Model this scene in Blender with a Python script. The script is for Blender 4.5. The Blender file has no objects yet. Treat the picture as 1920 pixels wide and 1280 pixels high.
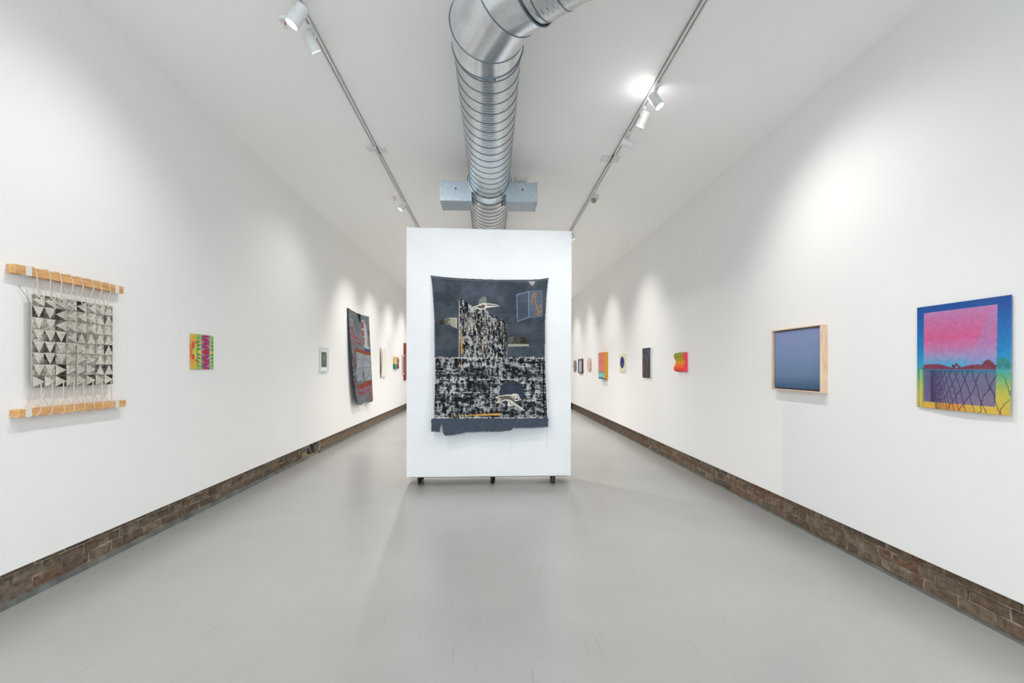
import bpy, bmesh, math, random
import numpy as np
from mathutils import Vector, Matrix

random.seed(7)
SC = bpy.context.scene
COL = SC.collection
PI = math.pi

# ---------------------------------------------------------------- camera, world, light, exposure
cam_d = bpy.data.cameras.new('camera')
cam = bpy.data.objects.new('camera', cam_d)
COL.objects.link(cam)
cam.location = (0, 0, 1.5)
cam.rotation_euler = (PI / 2, 0, -math.atan(38 / 853.33))
cam_d.sensor_width = 36
cam_d.lens = 16.0
cam_d.shift_y = 48 / 1920
cam_d.clip_start = 0.05
cam_d.clip_end = 100
SC.camera = cam

SC.view_settings.view_transform = 'Standard'
SC.view_settings.look = 'None'
SC.view_settings.gamma = 1
SC.view_settings.use_curve_mapping = False
SC.view_settings.exposure = 0.10
SC.cycles.max_bounces = 10
SC.cycles.diffuse_bounces = 7
SC.cycles.glossy_bounces = 5
SC.cycles.sample_clamp_indirect = 6.0

world = bpy.data.worlds.new('world')
SC.world = world
world.use_nodes = True
world.node_tree.nodes['Background'].inputs[0].default_value = (0.75, 0.86, 1.0, 1)
world.node_tree.nodes['Background'].inputs[1].default_value = 0.6


def area(name, loc, aim, sx, sy, power, color):
    d = bpy.data.lights.new(name, 'AREA')
    d.shape = 'RECTANGLE'
    d.size = sx
    d.size_y = sy
    d.energy = power
    d.color = color
    o = bpy.data.objects.new(name, d)
    COL.objects.link(o)
    o.location = loc
    o.rotation_euler = (Vector(aim) - Vector(loc)).to_track_quat('-Z', 'Y').to_euler()
    return o


# added fill light behind the camera, standing for daylight from an assumed window
area('assumed_daylight_fill', (0, -6.9, 2.1), (0, 10, 4.5), 4.6, 3.0, 270, (0.74, 0.87, 1.0))

# ---------------------------------------------------------------- room numbers
WL, WR = -2.976, 2.833          # faces of the white walls
Y0, Y1 = -7.0, 16.1
GAP = 0.235                     # height of the open brick strip


def ceil_z(x):                  # the ceiling falls towards the right-hand wall
    return 4.0173 - 0.0476 * x


# ---------------------------------------------------------------- helpers
def lin(c):
    return tuple(((v / 255) / 12.92 if v / 255 <= 0.04045 else (((v / 255) + 0.055) / 1.055) ** 2.4) for v in c)


def linA(a):
    a = np.clip(a, 0, 255) / 255.0
    return np.where(a <= 0.04045, a / 12.92, ((a + 0.055) / 1.055) ** 2.4)


def obj(name, me, m=None, parent=None, kind=None):
    if isinstance(me, bmesh.types.BMesh):
        d = bpy.data.meshes.new(name)
        me.normal_update()
        me.to_mesh(d)
        me.free()
        me = d
    o = bpy.data.objects.new(name, me)
    COL.objects.link(o)
    if m is not None and len(me.materials) == 0:
        me.materials.append(m)
    if parent is not None:
        o.parent = parent
    if kind:
        o['kind'] = kind
    return o


def thing(name, label, cat, loc=(0, 0, 0), group=None):
    o = bpy.data.objects.new(name, None)
    o.empty_display_size = 0.1
    COL.objects.link(o)
    o.location = loc
    tag(o, label, cat, group)
    return o


def tag(o, label, cat, group=None):
    o['label'] = label
    o['category'] = cat
    if group:
        o['group'] = group
    return o


def box(bm, x0, x1, y0, y1, z0, z1, off=(0, 0, 0)):
    ox, oy, oz = off
    v = [bm.verts.new((x - ox, y - oy, z - oz)) for x in (x0, x1) for y in (y0, y1) for z in (z0, z1)]
    for f in ((0, 1, 3, 2), (4, 6, 7, 5), (0, 4, 5, 1), (2, 3, 7, 6), (0, 2, 6, 4), (1, 5, 7, 3)):
        bm.faces.new([v[i] for i in f])
    return v


def bevel(bm, w, seg=1):
    bmesh.ops.bevel(bm, geom=bm.edges[:], offset=w, segments=seg, affect='EDGES', profile=0.5)


def tube(bm, pts, r, n=8, cap=True):
    pts = [Vector(p) for p in pts]
    rings = []
    up = Vector((0.13, 0.31, 0.94))
    for i, p in enumerate(pts):
        d = (pts[min(i + 1, len(pts) - 1)] - pts[max(i - 1, 0)]).normalized()
        a = d.cross(up)
        if a.length < 1e-4:
            a = d.cross(Vector((1, 0, 0)))
        a.normalize()
        b = d.cross(a).normalized()
        rr = r[i] if isinstance(r, (list, tuple)) else r
        rings.append([bm.verts.new(p + a * math.cos(t * 2 * PI / n) * rr + b * math.sin(t * 2 * PI / n) * rr) for t in range(n)])
    for i in range(len(rings) - 1):
        for t in range(n):
            bm.faces.new((rings[i][t], rings[i][(t + 1) % n], rings[i + 1][(t + 1) % n], rings[i + 1][t]))
    if cap:
        bm.faces.new(rings[0][::-1])
        bm.faces.new(rings[-1])
    bmesh.ops.recalc_face_normals(bm, faces=bm.faces[:])


def lathe(bm, prof, n=24, axis='Z'):
    rings = []
    for (r, h) in prof:
        ring = []
        for t in range(n):
            c, s = math.cos(2 * PI * t / n), math.sin(2 * PI * t / n)
            ring.append(bm.verts.new((r * c, r * s, h)) if axis == 'Z' else bm.verts.new((h, r * c, r * s)))
        rings.append(ring)
    for i in range(len(rings) - 1):
        for t in range(n):
            bm.faces.new((rings[i][t], rings[i][(t + 1) % n], rings[i + 1][(t + 1) % n], rings[i + 1][t]))
    if prof[0][0] > 1e-5:
        bm.faces.new(rings[0][::-1])
    if prof[-1][0] > 1e-5:
        bm.faces.new(rings[-1])
    bmesh.ops.recalc_face_normals(bm, faces=bm.faces[:])


def smooth(o, ang=40):
    me = o.data
    me.polygons.foreach_set('use_smooth', [True] * len(me.polygons))
    try:
        me.set_sharp_from_angle(angle=math.radians(ang))
    except Exception:
        pass
    return o


# ---------------------------------------------------------------- materials
def mat(name, c, rough=0.6, metal=0.0, var=0.0, scale=20.0, bump=0.0, bscale=60.0, spec=0.5, stretch=(1, 1, 1), coord='Object', tint=None, det=4):
    m = bpy.data.materials.new(name)
    m.use_nodes = True
    nt = m.node_tree
    b = nt.nodes['Principled BSDF']
    b.inputs['Base Color'].default_value = (*lin(c), 1)
    b.inputs['Roughness'].default_value = rough
    b.inputs['Metallic'].default_value = metal
    b.inputs['Specular IOR Level'].default_value = spec
    if var or bump:
        tc = nt.nodes.new('ShaderNodeTexCoord')
        mp = nt.nodes.new('ShaderNodeMapping')
        mp.inputs['Scale'].default_value = stretch
        nt.links.new(tc.outputs[coord], mp.inputs['Vector'])
    if var:
        n = nt.nodes.new('ShaderNodeTexNoise')
        n.inputs['Scale'].default_value = scale
        n.inputs['Detail'].default_value = det
        n.inputs['Roughness'].default_value = 0.6
        nt.links.new(mp.outputs['Vector'], n.inputs['Vector'])
        r = nt.nodes.new('ShaderNodeValToRGB')
        r.color_ramp.elements[0].position = 0.3
        r.color_ramp.elements[1].position = 0.7
        lo = tint if tint else tuple(max(0, v * (1 - var)) for v in c)
        hi = tuple(min(255, v * (1 + var * 0.6)) for v in c)
        r.color_ramp.elements[0].color = (*lin(lo), 1)
        r.color_ramp.elements[1].color = (*lin(hi), 1)
        nt.links.new(n.outputs['Fac'], r.inputs['Fac'])
        nt.links.new(r.outputs['Color'], b.inputs['Base Color'])
    if bump:
        n2 = nt.nodes.new('ShaderNodeTexNoise')
        n2.inputs['Scale'].default_value = bscale
        n2.inputs['Detail'].default_value = 5
        nt.links.new(mp.outputs['Vector'], n2.inputs['Vector'])
        bp = nt.nodes.new('ShaderNodeBump')
        bp.inputs['Strength'].default_value = bump
        bp.inputs['Distance'].default_value = 0.01
        nt.links.new(n2.outputs['Fac'], bp.inputs['Height'])
        nt.links.new(bp.outputs['Normal'], b.inputs['Normal'])
    return m


def vmat(name, rough=0.85, spec=0.3, grain=0.12, gscale=400, bump=0.3, coat=0.0):
    """painted or printed sheet: its pigments come from the mesh's colour attribute"""
    m = bpy.data.materials.new(name)
    m.use_nodes = True
    nt = m.node_tree
    b = nt.nodes['Principled BSDF']
    b.inputs['Roughness'].default_value = rough
    b.inputs['Specular IOR Level'].default_value = spec
    b.inputs['Coat Weight'].default_value = coat
    b.inputs['Coat Roughness'].default_value = 0.12
    a = nt.nodes.new('ShaderNodeAttribute')
    a.attribute_name = 'Pigment'
    tc = nt.nodes.new('ShaderNodeTexCoord')
    n = nt.nodes.new('ShaderNodeTexNoise')
    n.inputs['Scale'].default_value = gscale
    n.inputs['Detail'].default_value = 2
    nt.links.new(tc.outputs['Object'], n.inputs['Vector'])
    mr = nt.nodes.new('ShaderNodeMapRange')
    mr.inputs['To Min'].default_value = 1 - grain
    mr.inputs['To Max'].default_value = 1 + grain
    nt.links.new(n.outputs['Fac'], mr.inputs['Value'])
    mx = nt.nodes.new('ShaderNodeVectorMath')
    mx.operation = 'SCALE'
    nt.links.new(a.outputs['Color'], mx.inputs[0])
    nt.links.new(mr.outputs['Result'], mx.inputs['Scale'])
    nt.links.new(mx.outputs['Vector'], b.inputs['Base Color'])
    if bump:
        bp = nt.nodes.new('ShaderNodeBump')
        bp.inputs['Strength'].default_value = bump
        bp.inputs['Distance'].default_value = 0.003
        nt.links.new(n.outputs['Fac'], bp.inputs['Height'])
        nt.links.new(bp.outputs['Normal'], b.inputs['Normal'])
    return m


def brick_mat(name, cols):
    m = bpy.data.materials.new(name)
    m.use_nodes = True
    nt = m.node_tree
    b = nt.nodes['Principled BSDF']
    b.inputs['Roughness'].default_value = 0.92
    b.inputs['Specular IOR Level'].default_value = 0.2
    oi = nt.nodes.new('ShaderNodeObjectInfo')
    r = nt.nodes.new('ShaderNodeValToRGB')
    r.color_ramp.elements[0].color = (*lin(cols[0]), 1)
    r.color_ramp.elements[1].color = (*lin(cols[-1]), 1)
    for i, c in enumerate(cols[1:-1]):
        e = r.color_ramp.elements.new((i + 1) / (len(cols) - 1))
        e.color = (*lin(c), 1)
    g = nt.nodes.new('ShaderNodeNewGeometry')
    n = nt.nodes.new('ShaderNodeTexNoise')
    n.inputs['Scale'].default_value = 22
    n.inputs['Detail'].default_value = 8
    n.inputs['Roughness'].default_value = 0.75
    nt.links.new(g.outputs['Position'], n.inputs['Vector'])
    nt.links.new(oi.outputs['Random'], r.inputs['Fac'])
    r2 = nt.nodes.new('ShaderNodeValToRGB')
    r2.color_ramp.elements[0].position = 0.36
    r2.color_ramp.elements[1].position = 0.66
    r2.color_ramp.elements[0].color = (0.50, 0.48, 0.47, 1)
    r2.color_ramp.elements[1].color = (1.30, 1.26, 1.20, 1)
    nt.links.new(n.outputs['Fac'], r2.inputs['Fac'])
    mx = nt.nodes.new('ShaderNodeMix')
    mx.data_type = 'RGBA'
    mx.blend_type = 'MULTIPLY'
    mx.inputs[0].default_value = 1
    nt.links.new(r.outputs['Color'], mx.inputs[6])
    nt.links.new(r2.outputs['Color'], mx.inputs[7])
    # pale mortar smears and rust-red scuffs
    n3 = nt.nodes.new('ShaderNodeTexNoise')
    n3.inputs['Scale'].default_value = 9
    n3.inputs['Detail'].default_value = 7
    n3.inputs['Roughness'].default_value = 0.7
    nt.links.new(g.outputs['Position'], n3.inputs['Vector'])
    r3 = nt.nodes.new('ShaderNodeValToRGB')
    r3.color_ramp.elements[0].position = 0.56
    r3.color_ramp.elements[1].position = 0.72
    r3.color_ramp.elements[0].color = (0, 0, 0, 1)
    r3.color_ramp.elements[1].color = (0.75, 0.75, 0.75, 1)
    nt.links.new(n3.outputs['Fac'], r3.inputs['Fac'])
    mx2 = nt.nodes.new('ShaderNodeMix')
    mx2.data_type = 'RGBA'
    nt.links.new(r3.outputs['Color'], mx2.inputs[0])
    nt.links.new(mx.outputs[2], mx2.inputs[6])
    mx2.inputs[7].default_value = (*lin((158, 145, 128)), 1)
    nt.links.new(mx2.outputs[2], b.inputs['Base Color'])
    bp = nt.nodes.new('ShaderNodeBump')
    bp.inputs['Strength'].default_value = 0.8
    bp.inputs['Distance'].default_value = 0.008
    nt.links.new(n.outputs['Fac'], bp.inputs['Height'])
    nt.links.new(bp.outputs['Normal'], b.inputs['Normal'])
    return m


M_WALL = mat('white_wall_paint', (241, 240, 238), 0.75, spec=0.25, bump=0.03, bscale=90)
M_CEIL = mat('white_ceiling_paint', (247, 246, 244), 0.85, spec=0.2, bump=0.03, bscale=60)
M_PANEL = mat('panel_white_paint', (236, 238, 239), 0.6, spec=0.3, var=0.015, scale=2.5, bump=0.04, bscale=40)
M_MORTAR = mat('mortar', (146, 134, 118), 0.95, var=0.35, scale=14, bump=0.8, bscale=45, spec=0.15)
M_CURB = mat('grey_painted_curb', (112, 113, 108), 0.7, var=0.22, scale=7, bump=0.3, bscale=30, spec=0.3)
M_BRICK = brick_mat('brick', [(122, 110, 96), (94, 84, 75), (134, 120, 102), (104, 95, 86), (116, 94, 78), (86, 80, 75)])
M_BRICK_R = brick_mat('brick_red', [(122, 108, 93), (120, 92, 76), (104, 94, 84), (138, 122, 103), (96, 83, 73), (124, 106, 88)])
M_DARK = mat('dark_void', (30, 28, 26), 0.95)
M_WHITE_METAL = mat('white_powder_coat', (222, 223, 221), 0.4, spec=0.5)
M_GROOVE = mat('track_groove', (118, 104, 84), 0.5)
M_BLACK = mat('black_rubber', (18, 18, 20), 0.35)
M_CHROME = mat('caster_steel', (90, 92, 96), 0.3, metal=0.9)


def galv(name, c, rough, spangle):
    m = mat(name, c, rough, metal=0.95, var=0.05, scale=spangle, stretch=(1, 1, 1), det=3)
    nt = m.node_tree
    return m


M_DUCT = galv('galvanised_spiral', (205, 210, 212), 0.27, 35)
M_ELBOW = galv('galvanised_sheet', (222, 226, 229), 0.25, 12)
M_BOX = galv('galvanised_box', (186, 198, 206), 0.42, 30)
M_SEAM = mat('duct_seam', (104, 116, 124), 0.4, metal=0.85)


def floor_material():
    m = bpy.data.materials.new('grey_floor_paint')
    m.use_nodes = True
    nt = m.node_tree
    L = nt.links.new
    b = nt.nodes['Principled BSDF']
    b.inputs['Specular IOR Level'].default_value = 1.0
    g = nt.nodes.new('ShaderNodeNewGeometry')
    n = nt.nodes.new('ShaderNodeTexNoise')
    n.inputs['Scale'].default_value = 0.8
    n.inputs['Detail'].default_value = 7
    n.inputs['Roughness'].default_value = 0.6
    L(g.outputs['Position'], n.inputs['Vector'])
    r = nt.nodes.new('ShaderNodeValToRGB')
    r.color_ramp.elements[0].position = 0.3
    r.color_ramp.elements[1].position = 0.7
    r.color_ramp.elements[0].color = (*lin((157, 156, 153)), 1)
    r.color_ramp.elements[1].color = (*lin((169, 168, 165)), 1)
    L(n.outputs['Fac'], r.inputs['Fac'])
    # fine scratches and specks
    last = r.outputs['Color']
    for (sc, st, rot, lo, hi, col, amt) in ((40, (0.10, 1, 1), 0.5, 0.70, 0.74, (186, 185, 181), 0.15),
                                            (34, (1, 0.08, 1), -0.35, 0.70, 0.74, (130, 128, 124), 0.28),
                                            (150, (1, 1, 1), 0, 0.74, 0.78, (215, 214, 210), 0.5),
                                            (110, (1, 1, 1), 0, 0.24, 0.20, (112, 110, 106), 0.5)):
        mp = nt.nodes.new('ShaderNodeMapping')
        mp.inputs['Scale'].default_value = st
        mp.inputs['Rotation'].default_value = (0, 0, rot)
        L(g.outputs['Position'], mp.inputs['Vector'])
        k = nt.nodes.new('ShaderNodeTexNoise')
        k.inputs['Scale'].default_value = sc
        k.inputs['Detail'].default_value = 1
        L(mp.outputs['Vector'], k.inputs['Vector'])
        mr = nt.nodes.new('ShaderNodeMapRange')
        mr.inputs['From Min'].default_value = lo
        mr.inputs['From Max'].default_value = hi
        mr.inputs['To Max'].default_value = amt
        L(k.outputs['Fac'], mr.inputs['Value'])
        mx = nt.nodes.new('ShaderNodeMix')
        mx.data_type = 'RGBA'
        L(mr.outputs['Result'], mx.inputs[0])
        L(last, mx.inputs[6])
        mx.inputs[7].default_value = (*lin(col), 1)
        last = mx.outputs[2]
    L(last, b.inputs['Base Color'])
    n2 = nt.nodes.new('ShaderNodeTexNoise')
    n2.inputs['Scale'].default_value = 3
    n2.inputs['Detail'].default_value = 8
    L(g.outputs['Position'], n2.inputs['Vector'])
    mr = nt.nodes.new('ShaderNodeMapRange')
    mr.inputs['To Min'].default_value = 0.2
    mr.inputs['To Max'].default_value = 0.42
    L(n2.outputs['Fac'], mr.inputs['Value'])
    b.inputs['Roughness'].default_value = 0.3
    bp = nt.nodes.new('ShaderNodeBump')
    bp.inputs['Strength'].default_value = 0.06
    bp.inputs['Distance'].default_value = 0.01
    n4 = nt.nodes.new('ShaderNodeTexNoise')
    n4.inputs['Scale'].default_value = 5
    n4.inputs['Detail'].default_value = 3
    L(g.outputs['Position'], n4.inputs['Vector'])
    L(n4.outputs['Fac'], bp.inputs['Height'])
    L(bp.outputs['Normal'], b.inputs['Normal'])
    return m


# ---------------------------------------------------------------- the setting
def struct(name, bm, m, parent=None):
    o = obj(name, bm, m, parent)
    if parent is None:
        o['kind'] = 'structure'
    return o


bm = bmesh.new(); box(bm, -3.5, 3.4, Y0 - 0.3, Y1 + 0.3, -0.2, 0.0)
struct('floor', bm, floor_material())
bm = bmesh.new()
v = box(bm, -3.5, 3.4, Y0 - 0.3, Y1 + 0.3, 0.0, 0.25)
for q in v:
    q.co.z += ceil_z(q.co.x)
struct('ceiling', bm, M_CEIL)
bm = bmesh.new(); box(bm, -3.5, WL, Y0, Y1, GAP, 4.5)
struct('wall_left', bm, M_WALL)
bm = bmesh.new(); box(bm, WR, 3.4, Y0, Y1, GAP, 4.5)
struct('wall_right', bm, M_WALL)
bm = bmesh.new(); box(bm, -3.5, 3.4, Y1, Y1 + 0.3, GAP, 4.5)
struct('wall_back', bm, M_WALL)
bm = bmesh.new(); box(bm, -3.5, 3.4, Y1 + 0.02, Y1 + 0.3, 0, GAP)
struct('baseboard_back', bm, M_DARK)
# front wall (behind the camera) around an assumed, unseen window opening
bm = bmesh.new()
box(bm, -3.5, -2.4, Y0 - 0.3, Y0, 0, 4.5)
box(bm, 2.4, 3.4, Y0 - 0.3, Y0, 0, 4.5)
box(bm, -2.4, 2.4, Y0 - 0.3, Y0, 3.7, 4.5)
box(bm, -2.4, 2.4, Y0 - 0.3, Y0, 0, 0.5)
struct('wall_front', bm, M_WALL)
bm = bmesh.new()
for (a, b_) in ((-2.4, -2.34), (2.34, 2.4), (-0.03, 0.03)):
    box(bm, a, b_, Y0 - 0.12, Y0 - 0.04, 0.5, 3.7)
box(bm, -2.34, 2.34, Y0 - 0.12, Y0 - 0.04, 0.5, 0.56)
box(bm, -2.34, 2.34, Y0 - 0.12, Y0 - 0.04, 3.64, 3.7)
struct('assumed_window_1', bm, M_WHITE_METAL)  # frame of the assumed window, added around the daylight fill

# brick strips below the plaster
HOLE = (7.57, 8.08)
XB = (-3.014, 2.871)            # mortar face left / right


def brick_mesh(seed):
    rnd = random.Random(seed)
    bm = bmesh.new()
    j = lambda a: rnd.uniform(-a, a)
    # unit brick: x 0..1 = depth (1 is the exposed face), y and z -0.5..0.5
    back = [bm.verts.new((0, y, z)) for y, z in ((-.5, -.5), (.5, -.5), (.5, .5), (-.5, .5))]
    mid = [bm.verts.new((0.72 + j(.12), y + j(.012), z + j(.04))) for y, z in ((-.5, -.5), (0, -.5), (.5, -.5), (.5, .5), (0, .5), (-.5, .5))]
    fr = [bm.verts.new((1 + j(.14), y + j(.02), z + j(.06))) for y, z in ((-.46, -.40), (0, -.41), (.46, -.40), (.46, .40), (0, .41), (-.46, .40))]
    n = 6
    for i in range(n):
        bm.faces.new((mid[i], mid[(i + 1) % n], fr[(i + 1) % n], fr[i]))
    bm.faces.new((fr[0], fr[1], fr[4], fr[5]))
    bm.faces.new((fr[1], fr[2], fr[3], fr[4]))
    bm.faces.new((back[0], back[1], mid[2], mid[1], mid[0]))
    bm.faces.new((back[1], back[2], mid[3], mid[2]))
    bm.faces.new((back[2], back[3], mid[5], mid[4], mid[3]))
    bm.faces.new((back[3], back[0], mid[0], mid[5]))
    bmesh.ops.recalc_face_normals(bm, faces=bm.faces[:])
    d = bpy.data.meshes.new('brick')
    bm.to_mesh(d)
    bm.free()
    return d


def base_strip(side):
    left = side == 'left'
    sgn = 1 if left else -1
    xb = XB[0] if left else XB[1]
    back = -3.5 if left else 3.4
    bm = bmesh.new()
    if left:
        box(bm, back, xb, Y0, HOLE[0], 0, GAP)
        box(bm, back, xb, HOLE[1], Y1, 0, GAP)
        box(bm, back, xb - 0.22, HOLE[0], HOLE[1], 0, GAP)
        box(bm, xb - 0.22, xb, HOLE[0], HOLE[1], 0, 0.03)
    else:
        box(bm, xb, back, Y0, Y1, 0, GAP)
    root = obj('baseboard_' + side, bm, M_MORTAR)
    root['kind'] = 'structure'
    h0 = 0.045 if left else 0.02
    xf = -3.0 if left else 2.859
    bm = bmesh.new()
    segs = [(Y0, HOLE[0]), (HOLE[1], Y1)] if left else [(Y0, Y1)]
    for a, b_ in segs:
        y = a
        while y < b_:
            y2 = min(b_, y + 0.4)
            box(bm, min(xb - sgn * 0.02, xf), max(xb - sgn * 0.02, xf), y, y2, 0, h0 + random.uniform(-.004, .004))
            y = y2
    cb = obj('painted_curb', bm, M_CURB, root)
    cb['label'] = 'grey painted strip along the foot of the bricks'
    m = M_BRICK if left else M_BRICK_R
    variants = [brick_mesh(s + (0 if left else 50)) for s in range(8)]
    for d in variants:
        d.materials.append(m)
    far = bmesh.new()
    rows = [(0.052, 0.066), (0.126, 0.066), (0.200, 0.07)] if left else [(0.024, 0.066), (0.098, 0.068), (0.173, 0.07)]
    rnd = random.Random(3 if left else 4)
    for ri, (z, h) in enumerate(rows):
        y = 1.3 + rnd.uniform(0, .1)
        header = (ri == 1)
        while y < Y1 - 0.1:
            ln = 0.095 if (header and rnd.random() < 0.75) or rnd.random() < 0.12 else 0.2
            ln *= rnd.uniform(0.95, 1.05)
            yc = y + ln / 2
            if left and yc + ln / 2 > HOLE[0] - 0.005 and yc - ln / 2 < HOLE[1] + 0.005:
                y += ln + 0.01
                continue
            hh = min(h, GAP + 0.02 - z)
            depth = 0.03
            proud = rnd.uniform(0.005, 0.012)
            x = xb + sgn * (proud - depth)
            if y < 8.2:
                o = bpy.data.objects.new('brick', variants[rnd.randrange(8)])
                COL.objects.link(o)
                o.parent = root
                o.location = (x, yc, z + hh / 2)
                o.scale = (sgn * depth, ln, hh)
                o.rotation_euler = (rnd.uniform(-.03, .03), 0, rnd.uniform(-.015, .015))
            else:
                vs = box(far, min(x, x + sgn * depth), max(x, x + sgn * depth), y, y + ln, z, z + hh)
            y += ln + rnd.uniform(0.008, 0.016)
    fo = obj('far_bricks', far, m, root, kind='stuff')
    return root


base_strip('left')
base_strip('right')

# pipe elbow in the broken-out hole of the left strip
t = thing('drain_pipe', 'short grey pipe elbow in the broken hole of the left brick strip', 'pipe', (-3.1, 7.8, 0))
bm = bmesh.new()
tube(bm, [(-.02, .10, .0), (-.02, .10, .10), (-.02, .07, .15), (-.02, 0, .165), (-.02, -.12, .165)], 0.042, 12)
smooth(obj('pipe', bm, mat('pipe_grey', (120, 128, 134), 0.5, var=0.3, scale=12), t))
bm = bmesh.new()
tube(bm, [(-.02, .10, .035), (-.02, .10, .075)], 0.052, 12)
obj('collar', bm, mat('pipe_collar', (84, 88, 92), 0.5), t)
bm = bmesh.new()
for i in range(7):
    r_ = random.Random(i)
    x, y, z = 0.02 + r_.uniform(-.02, .03), (.14 if i % 2 else -.24) + r_.uniform(0, .1), .03
    s = r_.uniform(.012, .028)
    box(bm, x - s, x + s, y - s, y + s, z, z + s)
o = obj('rubble', bm, M_MORTAR); o.location = (-3.08, 7.8, 0)
o['kind'] = 'stuff'
tag(o, 'crumbled mortar lying in the broken hole of the left brick strip', 'rubble')

# ---------------------------------------------------------------- spiral duct
DX, DZ, DR = -0.028, 3.735, 0.235


def spiral_tube(name, p0, p1, r, parent, pitch=0.138, seam=True, n=96):
    p0, p1 = Vector(p0), Vector(p1)
    L = (p1 - p0).length
    d = (p1 - p0) / L
    a = Vector((0, 0, 1))
    b = d.cross(a).normalized()
    a = b.cross(d).normalized()
    ns = max(2, int(L / pitch * 14))
    hh = np.linspace(0, L, ns + 1)
    th = np.arange(n) * 2 * PI / n
    H, T = np.meshgrid(hh, th, indexing='ij')
    ph = (H / pitch + T / (2 * PI)) % 1.0
    R = r + 0.0011 * np.cos(ph * 2 * PI * 4)
    A, B, D = np.array(a), np.array(b), np.array(d)
    P = np.array(p0)[None, None] + H[..., None] * D + (R * np.cos(T))[..., None] * A + (R * np.sin(T))[..., None] * B
    faces = []
    idx = np.arange((ns + 1) * n).reshape(ns + 1, n)
    nx = np.roll(idx, -1, axis=1)
    F = np.stack([idx[:-1], nx[:-1], nx[1:], idx[1:]], -1).reshape(-1, 4)
    o = mesh_np(name, P.reshape(-1, 3), F, M_DUCT, parent)
    smooth(o, 180)
    if seam:
        turns = L / pitch
        m = int(turns * 64)
        V, Fs = [], []
        w = 0.0028
        for k in range(m + 1):
            tt = k / 64
            # phase constant on the helix: H/pitch + T/2pi = const
            T_ = -2 * PI * tt
            h = min(L, tt * pitch)
            for (dh, rr) in ((-w, r - .002), (-w, r + .0035), (w, r + .0035), (w, r - .002)):
                c = p0 + d * min(max(h + dh, 0), L) + a * math.cos(T_) * rr + b * math.sin(T_) * rr
                V.append(c)
            if k:
                q = (k - 1) * 4
                for j in range(3):
                    Fs.append((q + j, q + j + 1, q + j + 5, q + j + 4))
        o = mesh_np('spiral_seam', np.array(V), np.array(Fs), M_SEAM, parent)
    return o


def mesh_np(name, V, F, m, parent=None, rgb=None, smooth_it=False):
    me = bpy.data.meshes.new(name)
    V = np.asarray(V, dtype=np.float32)
    F = np.asarray(F, dtype=np.int32)
    me.vertices.add(len(V))
    me.vertices.foreach_set('co', V.ravel())
    k = F.shape[1]
    me.loops.add(F.size)
    me.loops.foreach_set('vertex_index', F.ravel())
    me.polygons.add(len(F))
    me.polygons.foreach_set('loop_start', np.arange(0, F.size, k, dtype=np.int32))
    me.polygons.foreach_set('loop_total', np.full(len(F), k, dtype=np.int32))
    me.update(calc_edges=True)
    me.validate()
    if rgb is not None:
        at = me.color_attributes.new('Pigment', 'FLOAT_COLOR', 'POINT')
        c = np.ones((len(V), 4), dtype=np.float32)
        c[:, :3] = linA(rgb)
        at.data.foreach_set('color', c.ravel())
    me.materials.append(m)
    if smooth_it:
        me.polygons.foreach_set('use_smooth', np.ones(len(F), dtype=bool))
    o = bpy.data.objects.new(name, me)
    COL.objects.link(o)
    if parent is not None:
        o.parent = parent
    return o


def ring_seam(parent, c, nrm, r, w, m, name='joint_bead', rr=0.0045):
    bm = bmesh.new()
    nrm = Vector(nrm).normalized()
    up = Vector((0, 0, 1))
    b = nrm.cross(up).normalized()
    c = Vector(c)
    K = 72
    rings = []
    for i in range(K):
        t_ = 2 * PI * i / K
        e = up * math.cos(t_) * r + b * math.sin(t_) * r * w
        dirn = e.normalized()
        ring = [bm.verts.new(c + e + dirn * rr * math.cos(q * PI / 3) + nrm * rr * math.sin(q * PI / 3)) for q in range(6)]
        rings.append(ring)
    for i in range(K):
        for q in range(6):
            bm.faces.new((rings[i][q], rings[i][(q + 1) % 6], rings[(i + 1) % K][(q + 1) % 6], rings[(i + 1) % K][q]))
    bmesh.ops.recalc_face_normals(bm, faces=bm.faces[:])
    return smooth(obj(name, bm, m, parent), 180)


def mitre(name, c0, n0, c1, n1, d, r0, r1, m, parent):
    """a piece of sheet-metal duct along d, cut by the planes (c0,n0) and (c1,n1)"""
    d = Vector(d).normalized()
    up = Vector((0, 0, 1))
    b = d.cross(up).normalized()
    c0, c1, n0, n1 = Vector(c0), Vector(c1), Vector(n0), Vector(n1)
    bm = bmesh.new()
    K = 72
    A, B = [], []
    for i in range(K):
        t_ = 2 * PI * i / K
        e = up * math.cos(t_) + b * math.sin(t_)
        p = e * r0
        A.append(bm.verts.new(c0 + p + d * (-(p.dot(n0)) / d.dot(n0))))
        p = e * r1
        B.append(bm.verts.new(c1 + p + d * (-(p.dot(n1)) / d.dot(n1))))
    for i in range(K):
        bm.faces.new((A[i], A[(i + 1) % K], B[(i + 1) % K], B[i]))
    bmesh.ops.recalc_face_normals(bm, faces=bm.faces[:])
    return smooth(obj(name, bm, m, parent), 180)


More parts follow.
